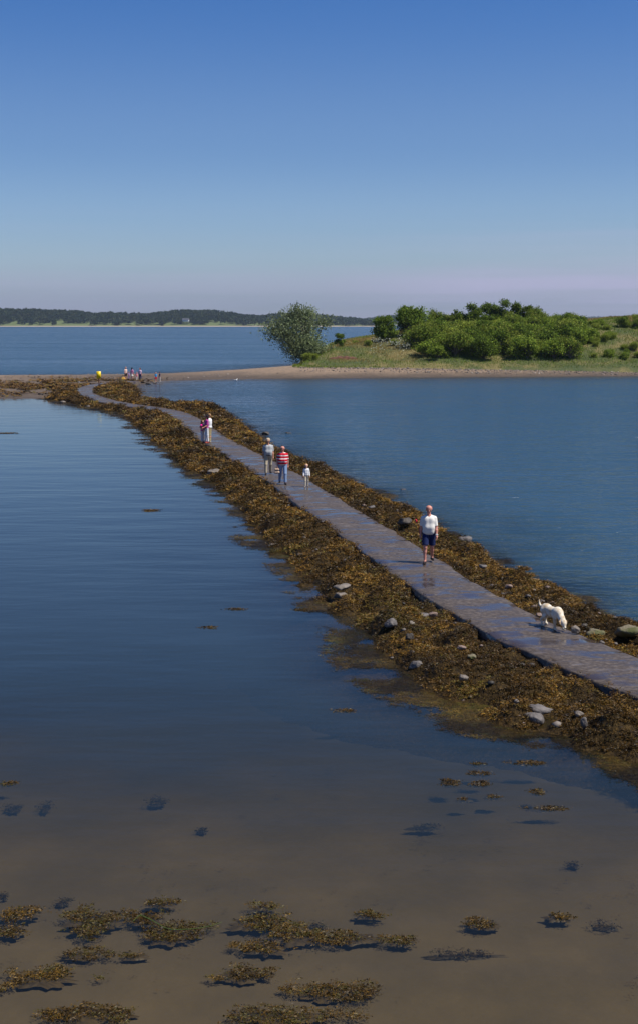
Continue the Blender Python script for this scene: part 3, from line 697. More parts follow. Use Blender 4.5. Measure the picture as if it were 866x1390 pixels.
plant('shrub', 'shrub', 'small lone dark shrub on the turf right of the willow', None, xat(462, 214), 214, tree_meshes(2.5, 2.2, 0, 10, 2200, .10, DK + MD, low=.05, seed=5))
plant('tree', 'tree', 'round dark green tree leftmost of the island trees after the willow', None, xat(518, 217), 217, tree_meshes(5.2, 4.2, 0, 15, 5000, .15, DK + MD, low=.12, seed=6))
plant('tree', 'tree', 'tallest tree left of the thicket with a narrow top', None, xat(554, 220), 220, tree_meshes(7.0, 4.7, 0, 20, 7500, .16, DK + MD + MD, low=.08, seed=7))
plant('tree', 'tree', 'narrow leader rising above the tree left of the thicket', None, xat(549, 221), 221, tree_meshes(2.4, 5.0, 0, 14, 2600, .15, DK + MD, low=.2, seed=8))
ridge = [(598, 431, 2.8, 'low dark tree first from the left on the thicket skyline'), (619, 424, 3.2, 'dark tree second from the left on the thicket skyline'), (641, 417, 3.4, 'dark tree third from the left on the thicket skyline'),
         (663, 412, 3.3, 'slim dark tree left of the highest tree on the skyline'), (684, 408, 3.9, 'highest tree of the thicket skyline'), (702, 411, 3.4, 'dark tree right of the highest tree on the skyline'), (717, 417, 2.0, 'slim pointed tree last on the right of the skyline'), (727, 427, 2.2, 'lowest tree at the right end of the skyline')]
for i, (px, ty, w, lab) in enumerate(ridge):
    Y = 229 + random.uniform(-2, 2); x = xat(px, Y); g0 = float(iground(x, Y)); top = CAMZ + (HZ - ty) * Y / F + .3
    plant('skyline_tree', 'tree', lab, 'dark trees on the skyline of the island', x, Y, tree_meshes(w * 1.15, max(2.5, top - g0 + .2), 0, 13, 3600, .14, DK + DK + MD, low=.12, seed=20 + i, flat=1.0))
bushv = []
for i in range(6):
    bushv.append(tree_meshes(4.2 + .3 * i, 2.7 + .12 * i, 0, 15, 3600, .12, [MD + LT, MD + LT, MD + DK, LT + YG, DK + MD, MD + YG][i], low=.02, seed=50 + i))
protos = []
def put_bush(x, y, v, sc_, label, group):
    if not hasattr(put_bush, 'p'): put_bush.p = {}
    rz = random.uniform(0, 6.28)
    if v not in put_bush.p:
        r = plant('bush', 'bush', label, group, x, y, bushv[v], rz=rz); put_bush.p[v] = r
    else:
        src = put_bush.p[v]; r = src.copy(); COL.objects.link(r); r.location = (x, y, float(iground(x, y)) - .1); r.rotation_euler.z = rz
        for ch in src.children:
            c = ch.copy(); COL.objects.link(c); c.parent = r
        tag(r, label, 'bush', group)
    r.scale = (sc_, sc_, sc_ * random.uniform(.8, 1.15)); return r
TL = 'leafy green bush in the dense thicket below the skyline trees'; TG = 'bushes of the island thicket'
for Y, x0, x1 in [(208, 582, 752), (212, 566, 762), (216, 578, 772), (220, 574, 770), (224, 584, 764), (229, 592, 755)]:
    px = x0; x1 = x1 + 22
    while px < x1:
        y = Y + random.uniform(-1.6, 1.6); put_bush(xat(px, y), y, random.randrange(6), random.uniform(.85, 1.2) * (1 if Y < 219 else .72), TL, TG)
        px += random.uniform(10, 15)
for (px, Y, s_, v, lab) in [(773, 222, .55, 4, 'dark bush on the right slope, left of two below the golden ridge'), (842, 223, .6, 4, 'dark bush on the right slope near the right edge'), (800, 214, .45, 0, 'low green bush on the right slope among pale grass'),
        (826, 209, .4, 1, 'lowest small bush on the right slope above the beach'), (500, 213, .35, 3, 'low pale bush at the foot of the round dark tree'), (481, 218, .35, 3, 'small light bush between the lone shrub and the round tree'),
        (418, 207, .45, 3, 'bright green bush at the foot of the willow'), (428, 206, .35, 3, 'small green bush just right of the willow foot'), (858, 222, .5, 2, 'green bush half cut by the right edge of the slope'), (785, 224, .5, 5, 'mid green bush between thicket and right slope'),(535,213,.42,3,'light green bush below the tree left of the thicket'),(562,214,.5,0,'light green bush at the left foot of the thicket')]:
    put_bush(xat(px, Y), Y, v, s_, lab, 'single bushes on the island slopes')
for i in range(55):
    Y = random.uniform(205.5, 227); px = random.uniform(752, 900) ; put_bush(xat(px, Y), Y, random.choice([0, 1, 3, 3]), random.uniform(.3, .5) * (1.25 if px < 790 else 1), 'low green scrub bush on the right slope between the thicket and the right edge', 'low scrub on the right slope')
# white flowering elder heads on the bushes left of the thicket
# grass
n = 230000; X = rng.uniform(-4, 90, n); Y = rng.uniform(200.5, 262, n); ok = inside(X, Y, landpoly) & (iground(X, Y) > 1.0) & ((X < 78)); X, Y = X[ok], Y[ok]; n = len(X)
g = iground(X, Y); t = fbm(X, Y, 7, 3, 202) + .26 * (X > 34) * sstep(222, 236, Y) - .11 * (X > 20) - .12 * sstep(210, 204, Y) + .10 * ((X > 1) & (X < 17)); t -= .35 * sstep(205, 201.5, Y)
gold = sstep(.48, .64, t)[:, None]
C = ((1 - gold) * np.array([.16, .22, .03]) + gold * np.array([.30, .225, .07])) * rng.uniform(.8, 1.2, (n, 1))
az = rng.uniform(0, 6.28, n); hh = rng.uniform(.15, .42, n); wdt = rng.uniform(.02, .05, n)
P0 = np.c_[X, Y, g - .05]; S_ = np.c_[np.cos(az), np.sin(az), 0 * az] * wdt[:, None]; T_ = np.c_[rng.normal(0, .14, n), rng.normal(0, .14, n), hh]
V = np.stack([P0 - S_, P0 + S_, P0 + T_ + S_ * .4, P0 + T_ - S_ * .4], 1).reshape(-1, 3)
tag(np_mesh('grass', V, np.arange(n * 4).reshape(n, 4), M['grass'], col=np.repeat(C, 4, 0)), 'green and golden rough grass covering the island slopes', 'grass', kind='stuff')
# pale flower heads (cow parsley) among the bushes
n = 2200; X = rng.uniform(8, 24, n); Y = rng.uniform(208, 220, n); ok = fbm(X, Y, 2.2, 2, 303) > .60; X, Y = X[ok], Y[ok]; n = len(X)
V, Fq, C = leaves(np.c_[X, Y, iground(X, Y) + rng.uniform(.5, 1.3, n)], np.full(n, .12), np.tile([[.5, .52, .42]], (n, 1)))
tag(np_mesh('wildflowers', V, Fq, M['leaf'], col=C), 'pale cow parsley heads below the trees left of the thicket', 'flowers', kind='stuff')
# eroded earth scar
m, nt, N, L, b = newmat('bare_earth'); nb_ = noise(N, L, 2, 5, pos(N)); L.new(ramp(N, L, nb_.outputs[0], [(.3, (.05, .022, .014)), (.7, (.16, .07, .04))]).outputs[0], b.inputs['Base Color']); b.inputs['Roughness'].default_value = 1
es = [(446 + i * 3.2, 489.5 + .8 * math.sin(i * 1.3)) for i in range(13)]
V = []; 
for i, (px, py) in enumerate(es):
    Y = 206.3; x = xat(px, Y); g0 = float(iground(x, Y)); hgt = .55 * (math.sin(i / 12 * 3.14) ** .5) * (.6 + .4 * math.sin(i * 2.1) ** 2)
    V += [(x, Y - 1.0, g0 - .6), (x, Y - .55 + .2 * math.sin(i * 3), g0 + hgt * .5), (x, Y + .1, g0 + hgt * .75 + .1), (x, Y + .9, g0 + .1)]
V = np.array(V); I = np.arange(len(V)).reshape(-1, 4)
Fq = np.stack([I[:-1, :-1], I[1:, :-1], I[1:, 1:], I[:-1, 1:]], -1).reshape(-1, 4)
tag(np_mesh('earth_bank', V, Fq, m), kind='structure')

# ------------------------------------------------------------------ far shores
def far_land(name, D, prof, matname, basey=443.3, back=250, soil=(.10, .13, .04), seed=1, treeh=11, ntree=900, pal=DK, quad=2.4, wood='woodland', lab=''):
    pxs = np.array([p[0] for p in prof], float); pys = np.array([p[1] for p in prof], float)
    xs = np.arange(pxs[0], pxs[-1], 2.0); top = np.interp(xs, pxs, pys)
    H = np.maximum(1, CAMZ + (HZ - top) * (D + back * .6) / F - treeh * .85)
    ts = np.array([0, .01, .03, .1, .25, .5, .75, 1, 1.4]); hs = np.array([-.03, .02, .08, .22, .5, .85, 1, 1, .7])
    X = np.array([(xs - CX) / F * (D + back * t) for t in ts]); Y = np.array([xs * 0 + D + back * t + 6 * (vnoise(xs / 30, xs * 0 + seed) - .5) for t in ts])
    Z = np.array([H * h + (2 if h > .4 else 0) * (vnoise(xs / 9, xs * 0 + i + seed) - .5) for i, h in enumerate(hs)])
    m, nt, N, L, b = newmat(matname); sp = N.new('ShaderNodeSeparateXYZ'); L.new(pos(N), sp.inputs[0])
    f = ramp(N, L, math_(N, L, 'MULTIPLY', sp.outputs[2], .1), [(.10, (.36, .29, .22)), (.2, soil)]).outputs[0]
    n1 = noise(N, L, .006, 3, pos(N)); f = mixc(N, L, ramp(N, L, n1.outputs[0], [(.5, (0, 0, 0)), (.55, (1, 1, 1))]).outputs[0], f, tuple(c * 1.5 for c in soil)) if seed > 1 else f
    L.new(f, b.inputs['Base Color']); b.inputs['Roughness'].default_value = 1
    tag(grid_mesh(name, X, Y, Z, X == X, m), kind='structure')
    # woods
    t = rng.random(ntree) ** .7; px = rng.uniform(xs[0], xs[-1], ntree); Yt = D + back * (.04 + .75 * t); Xt = (px - CX) / F * Yt
    Zt = np.interp(px, xs, H) * np.interp(.04 + .75 * t, ts, hs)
    K = 46; S = treeh * rng.uniform(.35, .62, ntree); pal = np.array(pal)
    dd = rng.normal(size=(ntree, K, 3)); dd /= np.linalg.norm(dd, axis=2)[..., None]; dd[..., 2] = np.abs(dd[..., 2]) * 1.1 - .2
    P = np.c_[Xt, Yt, Zt + S * .7][:, None] + dd * (S[:, None, None] * rng.uniform(.7, 1.05, (ntree, K, 1)))
    C = pal[rng.integers(0, len(pal), ntree)][:, None] * rng.uniform(.8, 1.2, (ntree, K, 1))
    V, Fq, Cc = leaves(P.reshape(-1, 3), np.full(ntree * K, quad), C.reshape(-1, 3))
    tag(np_mesh(wood, V, Fq, M['leaf'], col=Cc), lab, 'woodland', kind='stuff')
far_land('far_shore', 2650, [(-500, 424), (-250, 420), (0, 419), (30, 418.5), (60, 420), (100, 421), (130, 424.5), (155, 423.5), (200, 426), (222, 423), (235, 420.5), (290, 421), (315, 424), (335, 427), (360, 428), (380, 425), (430, 426), (455, 429), (480, 431), (498, 434), (512, 438), (530, 441)], 'far_meadow', ntree=3600, pal=[(.025, .045, .014), (.035, .055, .018), (.045, .06, .02)], wood='far_woodland', lab='dark wooded ridge across the lough, reaching from the left edge to behind the willow')
far_land('distant_hill', 4200, [(440, 440), (480, 436), (505, 431), (545, 427.5), (590, 429.5), (650, 432), (720, 435), (760, 439)], 'distant_field', back=600, ntree=1500, treeh=12, quad=4.5, seed=3, soil=(.07, .10, .03), pal=[(.03, .05, .02), (.05, .075, .02)], wood='distant_woodland', lab='hazy wooded hill seen between the willow and the thicket')
far_land('distant_ridge', 6000, [(640, 440), (700, 436), (745, 433), (790, 430.5), (820, 430), (835, 428.5), (850, 431), (900, 432), (1100, 427), (1500, 430)], 'distant_ridge_field', back=900, ntree=1500, treeh=16, quad=6, seed=5, soil=(.07, .09, .035), pal=[(.03, .05, .025), (.05, .07, .03)], wood='ridge_woodland', lab='pale blue ridge with trees beyond the golden slope at the right')
# white houses across the water, one by one
m, nt, N, L, b = newmat('white_wall'); b.inputs['Base Color'].default_value = (.7, .68, .64, 1); WW = m
m, nt, N, L, b = newmat('slate'); b.inputs['Base Color'].default_value = (.08, .08, .09, 1); SL = m
def box(name, s, loc, mat, parent, rz=0):
    V = np.array([(x, y, z) for z in (0, 1) for y in (-.5, .5) for x in (-.5, .5)]) * s
    o = np_mesh(name, V, np.array([[0, 2, 3, 1], [4, 5, 7, 6], [0, 1, 5, 4], [2, 6, 7, 3], [0, 4, 6, 2], [1, 3, 7, 5]]), mat, parent); o.location = loc; return o
for (px, D, z, w_, lab) in [(256, 2700, 9, 13, 'tiny white house in the woods across the water'), (759, 6150, 26, 30, 'tiny pale farmhouse on the distant ridge right of the thicket')]:
    r = empty('house', (xat(px, D), D - 30, z)); tag(r, lab, 'house', None)
    box('wall', (w_, 7, w_ * .35), (0, 0, 0), WW, r)
    V = np.array([(-w_ / 2 - .3, -3.9, w_ * .35), (w_ / 2 + .3, -3.9, w_ * .35), (w_ / 2 + .3, 0, w_ * .35 + 3), (-w_ / 2 - .3, 0, w_ * .35 + 3), (-w_ / 2 - .3, 3.9, w_ * .35), (w_ / 2 + .3, 3.9, w_ * .35)])
    np_mesh('roof', V, np.array([[0, 1, 2, 3], [3, 2, 5, 4]]), SL, r)

# ------------------------------------------------------------------ implicit-surface figures
def sdf_mesh(name, caps, res, mat, parent=None, k=.03, cuts=(), scale=1., carve=()):
    """one continuous skin round tapered capsules; cap = (a, b, ra, rb[, cut point, cut normal])"""
    A = np.array([np.minimum(np.array(c[0]) - c[2], np.array(c[1]) - c[3]) for c in caps]).min(0) - .05
    B = np.array([np.maximum(np.array(c[0]) + c[2], np.array(c[1]) + c[3]) for c in caps]).max(0) + .05
    n = np.ceil((B - A) / res).astype(int) + 1
    G = np.full(n, 1.0, np.float32)
    ax = [A[i] + res * np.arange(n[i]) for i in range(3)]
    for c in caps:
        a, b_, ra, rb = np.array(c[0], float), np.array(c[1], float), c[2], c[3]
        lo = np.minimum(a - ra, b_ - rb) - k - .03; hi = np.maximum(a + ra, b_ + rb) + k + .03
        i0 = np.clip(((lo - A) / res).astype(int), 0, n - 1); i1 = np.clip(((hi - A) / res).astype(int) + 2, 1, n)
        X, Y, Z = np.meshgrid(ax[0][i0[0]:i1[0]], ax[1][i0[1]:i1[1]], ax[2][i0[2]:i1[2]], indexing='ij')
        ab = b_ - a; l2 = max(ab @ ab, 1e-9)
        t = np.clip(((X - a[0]) * ab[0] + (Y - a[1]) * ab[1] + (Z - a[2]) * ab[2]) / l2, 0, 1)
        d = np.sqrt((X - a[0] - t * ab[0]) ** 2 + (Y - a[1] - t * ab[1]) ** 2 + (Z - a[2] - t * ab[2]) ** 2) - (ra + t * (rb - ra))
        if len(c) > 4:
            cp, cn = np.array(c[4], float), np.array(c[5], float); d = np.maximum(d, (X - cp[0]) * cn[0] + (Y - cp[1]) * cn[1] + (Z - cp[2]) * cn[2])
        kk = min(k, 1.2 * min(ra, rb) + .004)
        S = (slice(i0[0], i1[0]), slice(i0[1], i1[1]), slice(i0[2], i1[2])); g = G[S]
        hh = np.clip(.5 + .5 * (g - d) / kk, 0, 1); G[S] = np.where(g - d > kk, d, np.where(d - g > kk, g, g + (d - g) * hh - kk * hh * (1 - hh)))
    if cuts:
        X, Y, Z = np.meshgrid(*ax, indexing='ij')
        for cp, cn in cuts: G = np.maximum(G, (X - cp[0]) * cn[0] + (Y - cp[1]) * cn[1] + (Z - cp[2]) * cn[2])
    for (a, b_, ra, rb) in carve:
        X, Y, Z = np.meshgrid(*ax, indexing='ij'); ab = np.array(b_) - a; t = np.clip(((X - a[0]) * ab[0] + (Y - a[1]) * ab[1] + (Z - a[2]) * ab[2]) / (ab @ ab), 0, 1)
        G = np.maximum(G, -(np.sqrt((X - a[0] - t * ab[0]) ** 2 + (Y - a[1] - t * ab[1]) ** 2 + (Z - a[2] - t * ab[2]) ** 2) - (ra + t * (rb - ra))))
    # surface nets
    s = G < 0
    c8 = [s[i:n[0] - 1 + i, j:n[1] - 1 + j, l:n[2] - 1 + l] for i in (0, 1) for j in (0, 1) for l in (0, 1)]
    sm = sum(x.astype(np.int8) for x in c8); act = (sm > 0) & (sm < 8)
    idx = -np.ones(act.shape, int); idx[act] = np.arange(act.sum()); I = np.argwhere(act)
    acc = np.zeros((len(I), 3)); cnt = np.zeros(len(I))
    offs = [(i, j, l) for i in (0, 1) for j in (0, 1) for l in (0, 1)]
    for u in range(8):
        for v in range(u + 1, 8):
            o1, o2 = np.array(offs[u]), np.array(offs[v])
            if abs(o1 - o2).sum() != 1: continue
            g1 = G[tuple((I + o1).T)]; g2 = G[tuple((I + o2).T)]; cr = (g1 < 0) != (g2 < 0)
            t = np.where(cr, g1 / np.where(cr, g1 - g2, 1), 0)[:, None]
            acc += np.where(cr[:, None], o1 + t * (o2 - o1), 0); cnt += cr
    V = (A + (I + acc / cnt[:, None]) * res) * scale
    Fs = []
    for axx in range(3):
        sl0 = [slice(1, -1)] * 3; sl1 = [slice(1, -1)] * 3; sl0[axx] = slice(0, n[axx] - 1); sl1[axx] = slice(1, n[axx])
        e0, e1 = s[tuple(sl0)], s[tuple(sl1)]; E = np.argwhere(e0 != e1); fl = e0[tuple(E.T)]
        off = np.ones(3, int); off[axx] = 0; E = E + off
        b1, b2 = [(1, 2), (2, 0), (0, 1)][axx]
        def id_(d1, d2):
            q = E.copy(); q[:, b1] -= d1; q[:, b2] -= d2; return idx[tuple(q.T)]
        q = np.c_[id_(1, 1), id_(0, 1), id_(0, 0), id_(1, 0)]; q[~fl] = q[~fl][:, ::-1]; Fs.append(q)
    Fq = np.vstack(Fs); Fq = Fq[(Fq >= 0).all(1)]
    return np_mesh(name, V, Fq, mat, parent, smooth=True)

def v3(*a): return np.array(a, float)
SK = {'tan': skinmat('skin_tanned', (.50, .235, .145)), 'pink': skinmat('skin_reddened', (.58, .25, .18)), 'fair': skinmat('skin_fair', (.62, .36, .26))}
EYE = fabric('eye_dark', (.02, .015, .012), .3); LIP = fabric('lip', (.30, .09, .07), .6)
FB = {}
def fab(c):
    k = tuple(c)
    if k not in FB: FB[k] = fabric('cloth_%d' % len(FB), c)
    return FB[k]
def person(label, group, x, y, z, rz, H, legs, arms, top, bottom, shoes, skin='pink', hair=None, hairc=(.05, .03, .02), cap=None, belly=0., res=.011,
           short_sleeve=True, bottom_len='long', skirt=False, head_tilt=0., headk=1., build=1., topmat=None, slim=False, stoop=0.):
    """faces -Y; legs/arms: (thigh angle, shin angle, outward) and (upper, fore, outward) for side -1 (picture left) and +1"""
    root = empty('person', (x, y, z), rz); tag(root, label, 'person', group)
    s = H / 1.78; bw = build
    hip = {}; knee = {}; ank = {}
    for sx, (ta, sa, out) in zip((-1, 1), legs):
        h = v3(.095 * sx * bw, 0, .93); kn = h + .43 * v3(out * sx, -math.sin(ta), -math.cos(ta)); an = kn + .42 * v3(out * sx * .4, -math.sin(sa), -math.cos(sa))
        hip[sx], knee[sx], ank[sx] = h, kn, an
    dz = .085 - min(ank[-1][2], ank[1][2])
    for D_ in (hip, knee, ank):
        for k_ in D_: D_[k_] = D_[k_] + v3(0, 0, dz)
    st = v3(0, -stoop, 0)
    def T(px, py, pz):                       # torso point, with the stoop growing upward
        return v3(px, py - stoop * max(0, pz - .95) / .55, pz + dz)
    legc = []
    for sx in (-1, 1):
        h, kn, an = hip[sx], knee[sx], ank[sx]; calf = kn + (an - kn) * .35 + v3(0, .022, 0)
        legc += [(h, kn, .088 * bw, .056), (kn, calf, .053, .056), (calf, an, .056, .034)]
    feet = []
    for sx in (-1, 1):
        an = ank[sx]; feet += [(an, an + v3(.01 * sx, -.05, -.045), .036, .036), (an + v3(0, .03, -.05), an + v3(.03 * sx, -.16, -.055), .036, .03)]
    tor = [(T(-.075 * bw, 0, .96), T(.075 * bw, 0, .96), .105 * bw, .105 * bw), (T(-.05 * bw, -.01 - belly * .7, 1.12), T(.05 * bw, -.01 - belly * .7, 1.12), .11 * bw + belly * .45, .11 * bw + belly * .45),
           (T(-.085 * bw, -.005, 1.31), T(.085 * bw, -.005, 1.31), .105 * bw, .105 * bw), (T(-.05, 0, 1.2), T(.05, 0, 1.2), .11 * bw + belly * .2, .11 * bw + belly * .2),
           (T(-.155 * bw, .005, 1.395), T(-.03, .005, 1.445), .052, .05), (T(.155 * bw, .005, 1.395), T(.03, .005, 1.445), .052, .05), (T(0, 0, 1.38), T(0, 0, 1.46), .085, .058)]
    armc = []; hands = []; wr = {}; el = {}; shd = {}
    for sx, (ua, fa, out) in zip((-1, 1), arms):
        sh = T(.182 * sx * bw, .005, 1.385); e = sh + .285 * v3(out * sx, -math.sin(ua), -math.cos(ua)) / math.sqrt(1 + out * out); w = e + .25 * v3(out * sx * .35, -math.sin(fa), -math.cos(fa))
        shd[sx], el[sx], wr[sx] = sh, e, w
        armc += [(sh, e, .052, .040), (e, e + (w - e) * .3, .040, .041), (e + (w - e) * .3, w, .041, .026)]
        d = (w - e) / np.linalg.norm(w - e); side = v3(0, -1, 0) - d * (v3(0, -1, 0) @ d); side /= np.linalg.norm(side); inn = np.cross(d, side); inn *= -sx * np.sign(inn[0] + 1e-6) if abs(inn[0]) > 1e-6 else 1
        palm = w + d * .045; hands += [(w, palm, .025, .024), (palm - side * .018, palm + d * .035 - side * .022, .018, .017), (palm + side * .018, palm + d * .035 + side * .02, .018, .017)]
        for fi, fl in enumerate((.062, .074, .07, .052)):
            b0 = palm + d * .035 + side * (.031 - fi * .021); m1 = b0 + d * fl * .55 + inn * .008; hands += [(b0, m1, .0098, .0092), (m1, m1 + d * fl * .38 + inn * fl * .4, .0092, .008)]
        tb = w + d * .025 + side * .028; hands += [(tb, tb + d * .028 + side * .024, .012, .0105), (tb + d * .028 + side * .024, tb + d * .058 + side * .022 + inn * .012, .0105, .009)]
    # head
    hc = T(0, -.015 - stoop * .1, 1.66); ht = head_tilt
    def Hd(px, py, pz):
        p = v3(px, py, pz) * headk; c_, s_ = math.cos(ht), math.sin(ht); return hc + v3(p[0], p[1] * c_ + p[2] * s_ * -1 * -1 * 0 + p[1] * 0 - p[2] * 0, p[2]) if ht == 0 else hc + v3(p[0], p[1] * c_ - p[2] * s_, p[1] * s_ + p[2] * c_)
    hk = headk
    head = [(T(0, .01, 1.47), Hd(0, .02, -.05), .056, .056), (Hd(-.012, .005, .03), Hd(.012, .005, .03), .088 * hk, .088 * hk), (Hd(0, .03, .03), Hd(0, -.02, .045), .085 * hk, .078 * hk), (Hd(0, -.045, -.03), Hd(0, -.05, -.075), .055 * hk, .038 * hk),
            (Hd(0, -.098, .01), Hd(0, -.112, -.018), .010 * hk, .016 * hk), (Hd(-.086, .01, .008), Hd(-.086, .012, -.02), .011 * hk, .009 * hk), (Hd(.086, .01, .008), Hd(.086, .012, -.02), .011 * hk, .009 * hk), (Hd(-.03, -.085, .028), Hd(.03, -.085, .028), .014 * hk, .014 * hk)]
    body = sdf_mesh('body', legc + feet + tor + armc + hands + head, res, SK[skin], root, k=.03, scale=s)
    for sx in (-1, 1): sdf_mesh('eye', [(Hd(.030 * sx, -.094, .006), Hd(.038 * sx, -.092, .006), .0085, .0075)], .004, EYE, body, k=.005, scale=s)
    sdf_mesh('mouth', [(Hd(-.022, -.092, -.052), Hd(.022, -.092, -.052), .006, .006)], .004, LIP, body, k=.005, scale=s)
    # clothes
    slv = []
    for sx in (-1, 1):
        sh, e, w = shd[sx], el[sx], wr[sx]
        if short_sleeve:
            d = (e - sh) / np.linalg.norm(e - sh); end = sh + d * .23; slv.append((sh, end + d * .05, .068, .062, end, d))
        else:
            d = (w - e) / np.linalg.norm(w - e); slv += [(sh, e, .066, .055), (e, w + d * .05, .053, .042, w - d * .01, d)]
    tt = [(a, b_, ra + .020, rb + .020) for a, b_, ra, rb in tor[:6]] + [(T(0, .0, 1.38), T(0, .005, 1.44), .10, .078)] + [(T(.055 * q_ * bw, -.012 - belly * .75, 1.02), T(.06 * q_ * bw, -.012 - belly * .35, 1.36), .118 * bw + belly * .25, .108 * bw + belly * .1) for q_ in (-1, 1)] + slv
    hem = .90 if not skirt else .92
    shirt = sdf_mesh('top', tt, res, topmat or fab(top), root, k=.035, cuts=[(T(0, 0, hem), (0, -.0, -1)), (T(0, 0, 1.515), (0, -.35, 1))], scale=s, carve=[(T(0, -.02, 1.47), T(0, -.03, 1.60), .066, .075)])
    if not skirt and hair != 'long': sdf_mesh('collar', [(T(-.06, .03, 1.47), T(-.035, -.075, 1.45), .017, .014), (T(.06, .03, 1.47), T(.035, -.075, 1.45), .017, .014), (T(-.06, .03, 1.475), T(.06, .03, 1.475), .02, .02)], .008, topmat or fab(top), shirt, k=.02, scale=s)
    if skirt:
        sdf_mesh('skirt', [(T(0, 0, 1.0), T(0, 0, .55), .13, .20, T(0, 0, .58), (0, 0, -1)), (T(-.07, 0, .98), T(.07, 0, .98), .115, .115)], res, fab(bottom), root, k=.04, scale=s)
    else:
        pt = [(T(-.08 * bw, 0, .95), T(.08 * bw, 0, .95), .118 * bw, .118 * bw)]
        for sx in (-1, 1):
            h, kn, an = hip[sx], knee[sx], ank[sx]; d1 = (kn - h) / np.linalg.norm(kn - h); d2 = (an - kn) / np.linalg.norm(an - kn)
            if bottom_len == 'short': pt.append((h, kn + d1 * .02, .108 * bw, .098, h + d1 * .37, d1))
            else: pt += [(h, kn, .102 * bw, .078), (kn, an + d2 * .03, .075, .066, an - d2 * (.01 if bottom_len == 'long' else .12), d2)]
        sdf_mesh('shorts' if bottom_len == 'short' else 'trousers', pt, res, fab(bottom), root, k=.03, cuts=[(T(0, 0, 1.05), (0, 0, 1))], scale=s)
    for sx in (-1, 1):
        an = ank[sx]; sdf_mesh('shoe', [(an + v3(0, .03, -.045), an + v3(.03 * sx, -.17, -.05), .045, .038, v3(0, 0, an[2] - .085), v3(0, 0, -1)), (an + v3(0, .01, -.02), an + v3(0, -.04, -.04), .044, .04)], .01, fab(shoes), root, k=.02, scale=s)
    if hair == 'short': sdf_mesh('hair', [(Hd(-.01, .015, .045), Hd(.01, .015, .045), .094 * hk, .094 * hk), (Hd(0, .045, .0), Hd(0, .05, -.03), .07 * hk, .055 * hk)], .009, fab(hairc), root, k=.02, cuts=[(Hd(0, -.055, .02), (0, -.8, -.55))], scale=s)
    elif hair == 'long': sdf_mesh('hair', [(Hd(-.01, .015, .045), Hd(.01, .015, .045), .100 * hk, .100 * hk), (Hd(-.03, .05, .0), Hd(-.03, .06, -.17), .065 * hk, .045 * hk), (Hd(.03, .05, .0), Hd(.03, .06, -.17), .065 * hk, .045 * hk)], .009, fab(hairc), root, k=.03, cuts=[(Hd(0, -.055, .02), (0, -.9, -.4))], scale=s)
    elif hair == 'fringe':
        for sx in (-1, 1): sdf_mesh('hair', [(Hd(.080 * sx, .0, .025), Hd(.06 * sx, .07, .0), .024 * hk, .024 * hk), (Hd(.05 * sx, .08, -.01), Hd(0, .092, -.01), .022, .022)], .008, fab(hairc), root, k=.02, scale=s)
    if cap:
        cp = sdf_mesh('cap', [(Hd(-.01, .012, .055), Hd(.01, .012, .055), .098 * hk, .098 * hk)], .009, fab(cap), root, k=.02, cuts=[(Hd(0, 0, .045), (0, 0, -1))], scale=s)
        sdf_mesh('brim', [(Hd(-.045, -.09, .052), Hd(-.035, -.16, .035), .012, .010), (Hd(0, -.09, .056), Hd(0, -.17, .038), .012, .010), (Hd(.045, -.09, .052), Hd(.035, -.16, .035), .012, .010)], .008, fab(cap), cp, k=.03, scale=s)
    info = dict(root=root, wr={k_: wr[k_] * s for k_ in wr}, el={k_: el[k_] * s for k_ in el}, T=lambda *a: T(*a) * s, s=s)
    return info
def toworld(info, p):
    r = info['root']; c_, s_ = math.cos(r.rotation_euler.z), math.sin(r.rotation_euler.z)
    return v3(r.location[0] + p[0] * c_ - p[1] * s_, r.location[1] + p[0] * s_ + p[1] * c_, r.location[2] + p[2])
PT = PZ + .015
# --- man with the ball
c = at(581, 764, PT)
man = person('bald man in white polo shirt, navy shorts and dark sandals walking toward the camera', 'people out walking on the causeway', c[0], c[1], PT, -.05, 1.80,
    [(.30, .08, .03), (-.14, -.55, .03)], [(-.12, .05, .17), (.18, .38, .15)], (.80, .77, .70), (.012, .022, .085), (.03, .02, .02), skin='pink', hair='fringe', hairc=(.35, .32, .30), belly=.03, bottom_len='short', build=1.0, res=.0085, head_tilt=.18)
g = fab((.75, .72, .66))
root = man['root']
sdf_mesh('sock', [(v3(-.11, 0, 0) + v3(0, 0, .09), v3(-.11, 0, .12), .03, .03)], .01, g, root) if False else None
hw = toworld(man, man['wr'][-1]); fa = man['wr'][-1] - man['el'][-1]; fa /= np.linalg.norm(fa)
grip = hw + v3(0, -.03, -.075)
ball = sdf_mesh('tennis_ball', [(v3(0, 0, 0), v3(.001, 0, 0), .036, .036)], .007, fab((.80, .85, .12)), None); ball.location = tuple(grip + v3(-.01, -.05, -.075)); tag(ball, 'small yellow ball under the right hand of the man in white polo', 'ball')
thr = empty('ball_thrower', tuple(grip)); tag(thr, 'red ball thrower held up behind the arm of the man in white polo', 'ball thrower')
red = fab((.55, .03, .05))
sdf_mesh('shaft', [(v3(0, 0, -.02), v3(-.03, .08, .16), .012, .011), (v3(-.03, .08, .16), v3(-.09, .13, .44), .011, .010)], .006, red, thr, k=.01)
sdf_mesh('cup', [(v3(-.09, .13, .44), v3(-.125, .13, .49), .012, .022), (v3(-.125, .13, .49), v3(-.14, .13, .54), .034, .03)], .007, red, thr, k=.015)
sdf_mesh('watch', [(man['wr'][1] + v3(-.012, 0, .03), man['wr'][1] + v3(.012, 0, .03), .031, .031)], .007, fab((.5, .5, .48)), root, k=.01)
